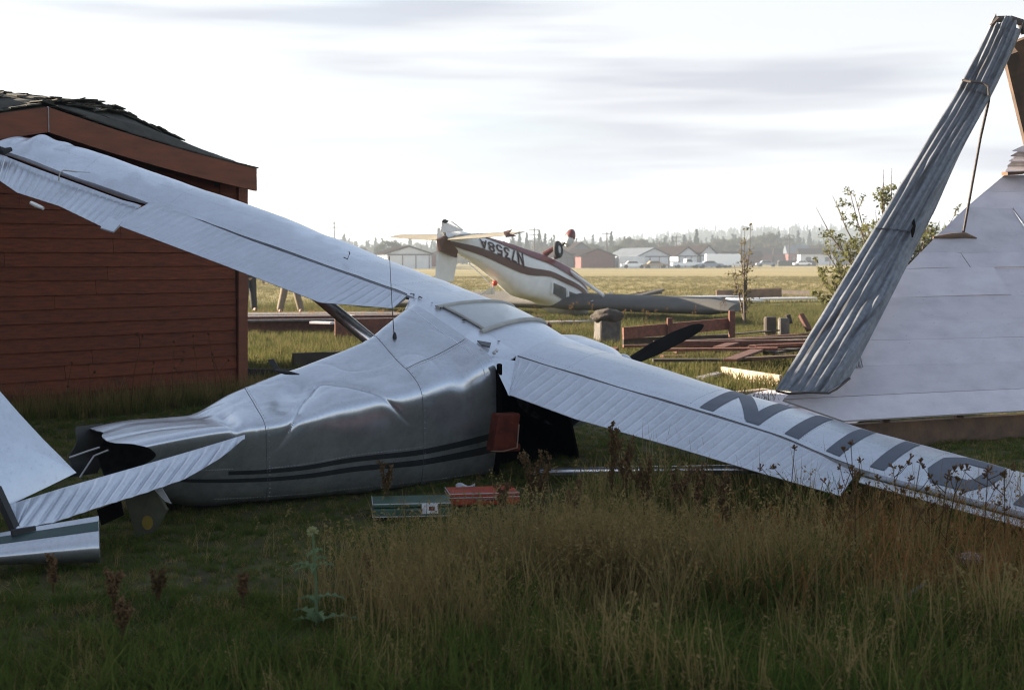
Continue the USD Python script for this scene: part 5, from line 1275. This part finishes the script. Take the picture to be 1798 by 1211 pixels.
for px, yt, d in ((1106, 414, 400), (1125, 416, 410), (1140, 424, 400), (1040, 425, 400), (1080, 428, 360), (1162, 424, 400), (1240, 424, 400), (1270, 416, 420), (1290, 414, 430), (1310, 420, 430), (1346, 405, 440), (1330, 412, 450), (1375, 412, 460), (985, 425, 400), (905, 425, 420), (640, 432, 380), (683, 420, 330)):
    tree('broadleaf_tree', px, yt, d + R.uniform(-15, 15))
for px, yt, d in ((1118, 422, 390), (1215, 418, 410), (1250, 424, 400), (1258, 418, 430), (1285, 424, 400), (1325, 424, 420), (1355, 418, 430), (1395, 424, 440), (1420, 428, 430), (1445, 424, 430), (1470, 424, 430), (1490, 420, 430), (1520, 420, 430), (1550, 416, 430), (1590, 414, 440), (940, 424, 410), (960, 428, 410), (1005, 430, 400), (1060, 430, 390)):
    tree('bare_tree', px, yt, d + R.uniform(-15, 15))

# far wood on the hill and behind the tree line: one mass
def instancer(name, protos_, pos, rz, sc, idx, label=None, cat=None, tilt=None):
    path = '/World/' + numbered('/World', name)
    pi = UsdGeom.PointInstancer.Define(stage, path)
    rel = pi.CreatePrototypesRel()
    UsdGeom.Scope.Define(stage, path + '/prototypes')
    for i, (mb, m) in enumerate(protos_):
        p = path + '/prototypes/' + f'tuft_{i:03d}' if i else path + '/prototypes/tuft'
        v, f = np.vstack(mb.v), np.vstack(mb.f)
        usdkit.mesh(stage, p, trimesh.Trimesh(v, f, process=False), m, False); rel.AddTarget(p)
    n = len(pos)
    pi.CreatePositionsAttr(Vt.Vec3fArray.FromNumpy(np.asarray(pos, np.float32)))
    pi.CreateProtoIndicesAttr(Vt.IntArray.FromNumpy(np.asarray(idx, np.int32)))
    sc = np.asarray(sc, np.float32); sc = np.repeat(sc[:, None], 3, 1) if sc.ndim == 1 else sc
    pi.CreateScalesAttr(Vt.Vec3fArray.FromNumpy(np.ascontiguousarray(sc)))
    half = np.asarray(rz) / 2
    pi.CreateOrientationsAttr(Vt.QuathArray([Gf.Quath(float(math.cos(h)), 0, 0, float(math.sin(h))) for h in half]))
    setd(pi.GetPrim(), label, cat, kind='stuff')
    return path
def conifer_mb(seed):
    rng = np.random.default_rng(seed); pts = []
    for z in np.arange(.6, 10, .45):
        rad = (10 - z) * .2 + .1
        for k in range(int(4 + rad * 4)):
            a = rng.uniform(0, 2 * PI); r = rad * rng.uniform(.2, 1); pts.append((r * math.cos(a), r * math.sin(a), z - r * .3))
    v, f = leafquads(np.array(pts), .55, rng); return MB().add(v, f)
def round_mb(seed):
    rng = np.random.default_rng(seed); q = rng.normal(size=(260, 3)); q /= np.linalg.norm(q, axis=1, keepdims=True)
    v, f = leafquads(q * rng.uniform(.6, 1.1, (260, 1)) * V(3, 3, 3.4) + V(0, 0, 4.5), .6, rng); return MB().add(v, f)
n = 2600
hx, hy = NR.uniform(-420, 640, n), NR.uniform(805, 1180, n)
from scipy.interpolate import RegularGridInterpolator
hzf = RegularGridInterpolator((HG[:, 0, 0], HG[0, :, 1]), HG[:, :, 2], bounds_error=False, fill_value=0)
pos = np.stack([hx, hy, hzf(np.stack([hx, hy], 1)) - 0.5], 1)
instancer('hill_wood', [(conifer_mb(1), M['conifer']), (conifer_mb(2), M['conifer']), (round_mb(3), M['decid'])], pos, NR.uniform(0, 6.28, n), NR.uniform(.6, 1.05, n), NR.integers(0, 3, n), 'distant conifer wood covering the hazy hill on the skyline', 'wood')
n = 2600
hx, hy = NR.uniform(-420, 520, n), NR.uniform(540, 760, n)
hx = hx * hy / 700
instancer('far_wood', [(conifer_mb(4), M['conifer']), (round_mb(5), M['decid'])], np.stack([hx, hy, hx * 0 - .3], 1), NR.uniform(0, 6.28, n), NR.uniform(.7, 1.25, n), NR.integers(0, 2, n), 'hazy belt of mixed wood behind the single trees of the skyline', 'wood')
n = 500
hx = NR.uniform(-160, 260, n); hy = NR.uniform(395, 440, n)
instancer('hedgerow', [(round_mb(6), M['decid']), (round_mb(7), M['autumn'])], np.stack([hx, hy, hx * 0 - .3], 1), NR.uniform(0, 6.28, n), NR.uniform(.28, .5, n), NR.integers(0, 2, n), 'low hazy hedge and scrub behind the hangars', 'hedge')

# ------------------------------------------------------------------ shrub, sapling
M['shrub_leaf'] = leafmat('shrub_leaf', (0.15, 0.16, 0.05), (0.30, 0.28, 0.11), 0.5, 0.35)
M['twig'] = mat('twig', (0.10, 0.07, 0.05), 0.9, var=0.3)
def shrub(name, label, foot, height, width, nstem, nleaf, leaf, seed, lm, spread=0.5, low=0.12):
    rng = np.random.default_rng(seed); t = thing(name, label, 'shrub', foot)
    st, pts = MB(), []
    for i in range(nstem):
        a = rng.uniform(0, 2 * PI); lean = rng.uniform(.1, 1) * width; h = height * rng.uniform(.55, 1.0) * (1 - .25 * lean / max(width, .01))
        p = [foot, foot + V(math.cos(a) * lean * .3, math.sin(a) * lean * .3, h * .4), foot + V(math.cos(a) * lean * .7, math.sin(a) * lean * .7, h * .75), foot + V(math.cos(a) * lean * .9, math.sin(a) * lean * .9, h)]
        p = np.array(p) + rng.normal(0, .04, (4, 3)) * height * .15
        p[0] = foot
        st.tube(p, np.array([.028, .02, .012, .004]) * height / 3, 5)
        f = polyf(p)
        for b in range(9):
            k = rng.uniform(low, .97); q = f(k); d = rng.normal(size=3); d[2] = abs(d[2]) * 1.0; d = unit(d) * height * rng.uniform(.06, .17) * (1.15 - k * .6)
            st.tube([q, q + d * .5 + V(0, 0, .02), q + d], [.007 * height / 3, .005 * height / 3, .002], 4)
            for _ in range(max(1, nleaf // (nstem * 9))):
                w = rng.uniform(.2, 1.1); pts.append(q + d * w + rng.normal(0, .035, 3) * height / 3)
    st.build('stems', M['twig'], t)
    v, f = leafquads(np.array(pts), leaf, rng, .45); MB().add(v, f).build('foliage', lm, t)
    return t
shrub('leafy_shrub', 'tall leafy green-brown shrub behind the corrugated iron', gx(1560, 33), 4.1, 2.1, 48, 11000, .05, 5, M['shrub_leaf'])
shrub('leafy_shrub', 'lower bushy growth at the foot of the tall shrub', gx(1490, 31.5), 2.0, 1.1, 22, 3600, .052, 6, M['shrub_leaf'], low=.2)
M['sap_leaf'] = leafmat('sapling_leaf', (0.16, 0.10, 0.04), (0.20, 0.17, 0.06), 0.45, 0.35)
shrub('bare_sapling', 'thin sparse sapling with few autumn leaves in mid field', gx(1308, 34), 3.0, 0.55, 7, 260, .045, 8, M['sap_leaf'])

# ------------------------------------------------------------------ weeds
M['dry'] = leafmat('dry_stalk', (0.10, 0.065, 0.03), (0.19, 0.13, 0.065), 0.2, 0.3)
M['rust'] = leafmat('rust_stalk', (0.16, 0.10, 0.05), (0.26, 0.17, 0.09), 0.3, 0.3)
M['umbel'] = leafmat('umbel_head', (0.20, 0.12, 0.065), (0.30, 0.19, 0.10), 0.3, 0.3)
M['thistle'] = leafmat('thistle_leaf', (0.20, 0.28, 0.14), (0.27, 0.36, 0.19), 0.35, 0.25)
M['flower'] = leafmat('pale_flower', (0.50, 0.52, 0.25), (0.6, 0.6, 0.32), 0.3, 0.2)
def weed_umbel(label, foot, h, seed, nb=5, m='dry', hm='umbel', group=None, lean=0.12, head=0.03):
    rng = np.random.default_rng(seed); t = thing('dry_weed', label, 'weed', foot, group)
    st, hd = MB(), MB()
    lx, ly = rng.normal(0, lean, 2) * h
    main = np.array([foot, foot + V(lx * .3, ly * .3, h * .5), foot + V(lx, ly, h)]); st.tube(main, [.004, .003, .002], 5)
    f = polyf(main); tips = [main[-1]]
    for b in range(nb):
        q = f(rng.uniform(.4, .95)); d = V(rng.normal(0, .5), rng.normal(0, .5), rng.uniform(.5, 1.1)) * h * .22
        st.tube([q, q + d * .5 + V(0, 0, -.01), q + d], [.0025, .002, .0015], 4); tips.append(q + d)
    for tp in tips:
        for k in range(7):
            dd = unit(rng.normal(size=3) + V(0, 0, .8)) * head * rng.uniform(.6, 1)
            hd.tube([tp - V(0, 0, .01), tp + dd], [.0012, .0045], 4)
    st.build('stem', M[m], t); hd.build('seed_heads', M[hm], t, kind='stuff')
    return t
def weed_dock(label, foot, h, seed, group=None, m='rust'):
    rng = np.random.default_rng(seed); t = thing('dock_weed', label, 'weed', foot, group)
    st, pts = MB(), []
    for s_ in range(3):
        lx, ly = rng.normal(0, .1, 2) * h
        main = np.array([foot, foot + V(lx * .3, ly * .3, h * .5), foot + V(lx, ly, h * rng.uniform(.75, 1))]); st.tube(main, [.006, .004, .002], 5); f = polyf(main)
        for b in range(6):
            q = f(rng.uniform(.45, .95)); d = V(rng.normal(0, .25), rng.normal(0, .25), .8) * h * .16
            st.tube([q, q + d], [.003, .0015], 4)
            for _ in range(28): pts.append(q + d * rng.uniform(0, 1) + rng.normal(0, .007, 3))
    st.build('stems', M['dry'], t); v, f = leafquads(np.array(pts), .010, rng, .7); MB().add(v, f).build('seed_clusters', M[m], t, kind='stuff')
    return t
UG = 'dry seed-headed weeds against the right wing'
ul = 'dry weed with dark umbel seed heads standing against the lettered wing'
def under(px, d): return gx(px, d)
for i, (px, ytop, d) in enumerate(((1375, 785, 7.2), (1432, 822, 7.0), (1452, 830, 7.2), (1522, 778, 6.9), (1585, 812, 6.8), (1600, 826, 7.0), (1637, 840, 6.7), (1690, 838, 6.8), (1712, 820, 6.6), (1748, 832, 6.7), (1650, 860, 6.9))):
    foot = under(px + R.uniform(-30, 30), d); h = EYE - (ytop - 455) / FPX * d
    weed_umbel(ul, foot, max(.3, h), 200 + i, nb=3 + i % 3, group=UG, head=.024)
DG = 'brown dock weeds under the right wing'
for i, (px, ytop, d) in enumerate(((935, 785, 8.3), (952, 800, 8.2), (1075, 750, 8.4), (1100, 765, 8.3), (1140, 790, 8.0), (1190, 800, 7.9), (1010, 850, 7.9), (1230, 815, 7.7), (880, 850, 8.3), (1280, 820, 7.5))):
    foot = under(px, d); h = EYE - (ytop - 455) / FPX * d
    weed_dock('brown dock weed with rusty seed spikes rising below the right wing', foot, max(.3, h), 300 + i, DG)
weed_dock('brown seeding dock weed left of the green case', under(676, 8.9), .34, 330)
for i, (px, yt, d) in enumerate(((190, 1005, 6.2), (268, 1005, 6.4), (82, 1015, 6.6), (420, 1015, 6.3), (650, 990, 6.7), (205, 1090, 5.8))):
    foot = under(px, d); weed_dock(['pale dry stalk with small round heads left of the thistle, below the elevator', 'bushy dry brown weed with three heads below the yellow mark', 'small dark dry weed under the tail cone', 'small dry weed midway between thistle and tail', 'feathery dry weed just right of the thistle', 'bent dry weed at the lower left of the grass'][i], foot, max(.2, EYE - (yt - 455) / FPX * d), 340 + i, m='umbel' if i != 1 else 'dry')
# stalks in front of the shed wall
for i, (px, ytop) in enumerate(((225, 590), (300, 600), (318, 620), (355, 590), (372, 585), (160, 640), (115, 640), (265, 650), (395, 620))):
    d = 13.0 + (px / 435) * 3.0; foot = under(px + R.uniform(-8, 8), d)
    weed_umbel('tall thin dry grass stalk in front of the red shed wall', foot, max(.4, EYE - (ytop - 455) / FPX * d), 360 + i, nb=1, group='thin dry stalks along the shed wall', m='dry', hm='dry', lean=.2, head=.02)
# mid-field umbels near the concrete pier, in the sun
for i, px in enumerate((905, 935, 985, 1000, 1010, 1035, 1060, 1112, 1128, 1140, 1152, 1220, 1265)):
    d = 24 + R.uniform(0, 6); foot = under(px, d)
    weed_umbel('dry umbel weed in the sun before the upturned wing', foot, R.uniform(.5, .85), 380 + i, nb=3, group='dry weeds by the concrete pier', head=.05)
# thistle
th = thing('thistle', 'grey-green thistle with pale flower head standing in the foreground grass', 'thistle', gx(552, 6.0))
tf = gx(552, 6.0); top_ = P(549, 934, 6.0)
MB().tube([tf, (tf + top_) / 2 + V(.004, 0, 0), top_], [.009, .007, .005], 7).build('stem', M['thistle'], th)
rng = np.random.default_rng(77)
for i in range(15):
    k = rng.uniform(.02, .8); a = rng.uniform(0, 2 * PI); q = tf + (top_ - tf) * k; L = rng.uniform(.10, .2) * (1.15 - k * .7)
    d = V(math.cos(a), math.sin(a), 0); e = V(-d[1], d[0], 0)
    pts, fc = [], []
    for j in range(9):
        w = j / 8; c = q + d * L * w + UPV * (L * .5 * w - L * .55 * w * w)
        wd = L * .16 * (1 - w) ** .6 * (1.5 if j % 2 else .55)
        pts += [c - e * wd + UPV * .01 * (j % 2), c + UPV * -.004, c + e * wd + UPV * .01 * (j % 2)]
    for j in range(8): fc += [[j * 3, j * 3 + 1, j * 3 + 4, j * 3 + 3], [j * 3 + 1, j * 3 + 2, j * 3 + 5, j * 3 + 4]]
    MB().add(np.array(pts), np.array(fc)).build('leaf', M['thistle'], th)
fh = MB()
for k in range(60):
    d = unit(rng.normal(size=3) * V(1, 1, .6) + V(0, 0, .5)); fh.tube([top_, top_ + d * .028], [.003, .0012], 4)
fh.build('flower_head', M['flower'], th)

# litter
l1 = G(1700, 1015); s = trimesh.creation.icosphere(subdivisions=3, radius=1.0); v = np.array(s.vertices); v *= (0.6 + 0.8 * meshkit.fbm(v * 3.1 + 2, 3, 6))[:, None]
MB().add(v * V(.075, .05, .035) + l1 + V(0, 0, .10), s.faces).build('crumpled_paper', M['litter'], label='pinkish crumpled scrap lying in the grass at lower right', cat='litter', smooth=True)
MB().tube([G(1562, 1068, .05), G(1595, 1045, .08), G(1625, 1022, .14)], [.02, .014, .006], 7).build('broken_stick', M['wood_grey'], label='pale grey stick in the grass left of the pink scrap', cat='stick')

# ------------------------------------------------------------------ grass
M['g_green'] = leafmat('grass_green', (0.11, 0.20, 0.040), (0.30, 0.32, 0.085), 0.5, 0.5)
M['g_tan'] = leafmat('grass_tan', (0.40, 0.29, 0.11), (0.66, 0.50, 0.22), 0.5, 0.5)
M['g_rust'] = leafmat('grass_rust', (0.32, 0.16, 0.06), (0.52, 0.28, 0.11), 0.45, 0.35)
M['g_lit'] = leafmat('grass_lit', (0.10, 0.12, 0.035), (0.20, 0.19, 0.075), 0.4, 0.35)
M['g_far'] = leafmat('grass_far', (0.15, 0.14, 0.055), (0.24, 0.20, 0.09), 0.4, 0.3)
def tuft(seed, nb, h, spread, w, bend, seg=4, heads=0.0):
    rng = np.random.default_rng(seed); mb = MB()
    for i in range(nb):
        a, r = rng.uniform(0, 2 * PI), spread * math.sqrt(rng.uniform(0, 1)); b = V(r * math.cos(a), r * math.sin(a), -.01)
        hh = h * rng.uniform(.45, 1.1); az = rng.uniform(0, 2 * PI); bd = bend * rng.uniform(.2, 1.2) * hh
        side = V(-math.sin(az), math.cos(az), 0); d = V(math.cos(az), math.sin(az), 0)
        side = unit(side + d * rng.normal(0, .6))
        pts = []
        for k in range(seg + 1):
            t = k / seg; c = b + d * bd * t * t + UPV * hh * (t - .22 * (bd / hh) * t * t); ww = w * (1 - t) ** .7 * rng.uniform(.8, 1.1)
            pts += [c - side * ww, c + side * ww]
        pts = pts[:-2] + [c]
        f = []
        for k in range(seg - 1): f += [[2 * k, 2 * k + 1, 2 * k + 3], [2 * k, 2 * k + 3, 2 * k + 2]]
        f.append([2 * seg - 2, 2 * seg - 1, 2 * seg])
        mb.add(np.array(pts), np.array(f))
        if rng.uniform() < heads:
            q = c + rng.normal(0, .008, (8, 3)) - UPV * rng.uniform(0, .06, (8, 1)); v, ff = leafquads(q, .009, rng, .5); mb.add(v, ff)
    return mb
def scatter(name, protos_, x, y, sc, label, cat='grass', hz=0.0):
    n = len(x); pos = np.stack([x, y, ground_z(x, y) + hz], 1)
    instancer(name, protos_, pos, NR.uniform(0, 6.28, n), sc, NR.integers(0, len(protos_), n), label, cat)
def clump(x, y, s, seed): return meshkit.fbm(np.stack([x * s, y * s, x * 0], -1), 3, seed)
# inside of view wedge
def wedge(n, d0, d1, pw=0.5, half=0.40):
    d = d0 + (d1 - d0) * NR.uniform(0, 1, n) ** pw; return NR.uniform(-half, half, n) * d, d
# short dark green ground cover in the shade
x, y = wedge(22000, 4.6, 17.0, 0.9, .42)
pb = x / y * FPX + CX; kb = NR.uniform(0, 1, len(x)) > .85 * np.exp(-((pb - 1300) / 170) ** 2 - ((y - 5.35) / .3) ** 2); x, y = x[kb], y[kb]
k = clump(x, y, 1.3, 3); sc = (0.4 + 0.7 * k) * np.where(y < 6.5, 1.1, 0.62)
scatter('short_grass', [(tuft(1, 20, .10, .07, .0042, 1.0, 3), M['g_green']), (tuft(2, 20, .13, .08, .0040, 1.1, 3), M['g_green']), (tuft(3, 16, .09, .07, .0040, 1.3, 3), M['g_tan']), (tuft(4, 16, .11, .07, .0048, 1.3, 3), M['g_green'])], x, y, sc, 'short dark grass in the shade around the wreck')
# taller green and tan grass, thick on the right
x, y = wedge(6200, 4.7, 9.3, 0.8, .42)
px = x / y * FPX + CX
dens = (np.clip((px - 600) / 450, 0.02, 1) + (y < 5.6) * 0.30 + (y < 6.6) * 0.08) * np.where((y > 7.9) & (px < 1000), 0.0, 1.0)
bare = np.exp(-((px - 1300) / 190) ** 2 - ((y - 5.35) / .35) ** 2)
keep = NR.uniform(0, 1, len(x)) < np.clip(dens * (0.35 + 1.0 * clump(x, y, 1.1, 9)), 0, 1) * (1 - .95 * bare)
x, y = x[keep], y[keep]
scatter('tall_grass', [(tuft(11, 8, .32, .08, .0055, .8, 5), M['g_green']), (tuft(12, 8, .38, .08, .0042, .6, 5, .15), M['g_tan']), (tuft(13, 7, .28, .09, .0065, 1.2, 5), M['g_green']), (tuft(14, 7, .44, .07, .0036, .5, 5, .4), M['g_tan']), (tuft(15, 6, .34, .10, .0045, 1.5, 5), M['g_tan']), (tuft(16, 6, .24, .10, .0075, 1.4, 5), M['g_green']), (tuft(17, 7, .36, .10, .0050, .9, 5), M['g_green'])], x, y, (0.25 + 1.25 * clump(x, y, 1.6, 12) ** 1.3) * np.clip(0.62 + (x / y * FPX + CX - 500) / 900, .6, 1.15), 'taller mixed grass thick in the right foreground')
# straw coloured tussocks and rusty stems on the right
cx_, cy_ = [], []
for (px, d, n, s) in ((1040, 6.6, 150, .14), (1095, 6.4, 130, .13), (950, 7.2, 80, .3), (1180, 6.9, 70, .3), (820, 6.7, 70, .3), (700, 6.4, 50, .3), (1330, 6.8, 60, .25), (760, 5.9, 40, .2)):
    c = gx(px, d); cx_.append(c[0] + NR.normal(0, s, n)); cy_.append(c[1] + NR.normal(0, s, n))
x, y = np.concatenate(cx_), np.concatenate(cy_)
scatter('straw_grass', [(tuft(21, 10, .48, .07, .0040, .6, 6, .4), M['g_tan']), (tuft(22, 10, .52, .07, .0036, .5, 6, .4), M['g_tan'])], x, y, NR.uniform(.55, 1.05, len(x)), 'straw-coloured tussocks in the middle of the foreground')
x, y = wedge(1000, 6.0, 8.0, 0.8, .42); px = x / y * FPX + CX
keep = NR.uniform(0, 1, len(x)) < np.clip((px - 1150) / 450, 0, 1); x, y = x[keep], y[keep]
scatter('rusty_grass', [(tuft(31, 8, .5, .09, .0040, .9, 6, .4), M['g_rust']), (tuft(32, 8, .56, .09, .0036, .7, 6, .4), M['g_rust'])], x, y, NR.uniform(.5, 1.0, len(x)), 'rust-brown dry grass below the wing tip at right')
# blades lying in front: lush tufts near the bottom edge
x, y = wedge(1400, 4.6, 5.7, 1.0, .42); px = x / y * FPX + CX
keep = NR.uniform(0, 1, len(x)) < .25 + .75 * np.exp(-((px - 1420) / 170) ** 2) + .4 * np.exp(-((px - 950) / 250) ** 2); x, y = x[keep], y[keep]
scatter('lush_grass', [(tuft(41, 14, .24, .05, .0055, 1.1, 5), M['g_green']), (tuft(42, 14, .28, .05, .0050, 1.0, 5), M['g_green'])], x, y, NR.uniform(.5, 1.1, len(x)), 'lush green grass blades along the bottom of the picture')
# long grass against shed foot
t = NR.uniform(-.3, 4.2, 1500); o = NR.uniform(.05, .9, 1500); q = shed_o[None] + sdir[None] * t[:, None] + sn[None] * o[:, None]
scatter('shed_grass', [(tuft(51, 14, .24, .06, .0030, .6, 4), M['g_green']), (tuft(52, 12, .34, .05, .0024, .4, 4, .2), M['g_tan'])], q[:, 0], q[:, 1], NR.uniform(.5, 1.2, 1500), 'unmown grass along the foot of the red shed')
# sunlit turf beyond the wreck
x, y = wedge(30000, 15.0, 48.0, 0.75, .42)
scatter('sunlit_grass', [(tuft(61, 20, .15, .12, .006, .8, 3), M['g_lit']), (tuft(62, 20, .19, .12, .006, .7, 3), M['g_lit']), (tuft(63, 16, .24, .10, .005, .5, 3, .3), M['g_far'])], x, y, .5 + 1.0 * clump(x, y, .6, 15), 'sunlit rough grass beyond the wreck')
x, y = wedge(16000, 45, 130.0, 0.7, .42)
scatter('field_grass', [(tuft(71, 16, .14, .3, .012, .6, 2), M['g_far']), (tuft(72, 16, .12, .3, .012, .6, 2), M['g_far'])], x, y, .6 + .8 * clump(x, y, .1, 18), 'mown straw-coloured grass of the far airfield')
# reddish weeds on the fallen wall edge
x = NR.uniform(-7.2, -2.6, 500); y = NR.uniform(32.0, 34.5, 500)
scatter('red_weeds', [(tuft(81, 12, .42, .10, .008, .5, 4, .8), M['g_rust']), (tuft(82, 12, .38, .1, .008, .5, 4, .5), M['g_lit'])], x, y, NR.uniform(.5, 1.1, 500), 'reddish weeds along the edge of the fallen wall', 'weeds')
# ------------------------------------------------------------------ neighbouring hangar out of frame on the left (it throws the shade over the foreground)
nb_ = thing('neighbour_hangar', 'tall dark red hangar beside the shed, outside the left edge', 'hangar', V(-16, 6, 0))
MB().box(V(-16, 7.4, 2.9), V(4.5, 0, 0), V(0, 8.6, 0), V(0, 0, 2.9)).build('wall', M['barn_red'], nb_)
MB().prism([V(-20.8, -1.6, 5.75), V(-11.2, -1.6, 5.75), V(-16, -1.6, 7.4)], V(0, 18.0, 0)).build('roof', M['shingle'], nb_)
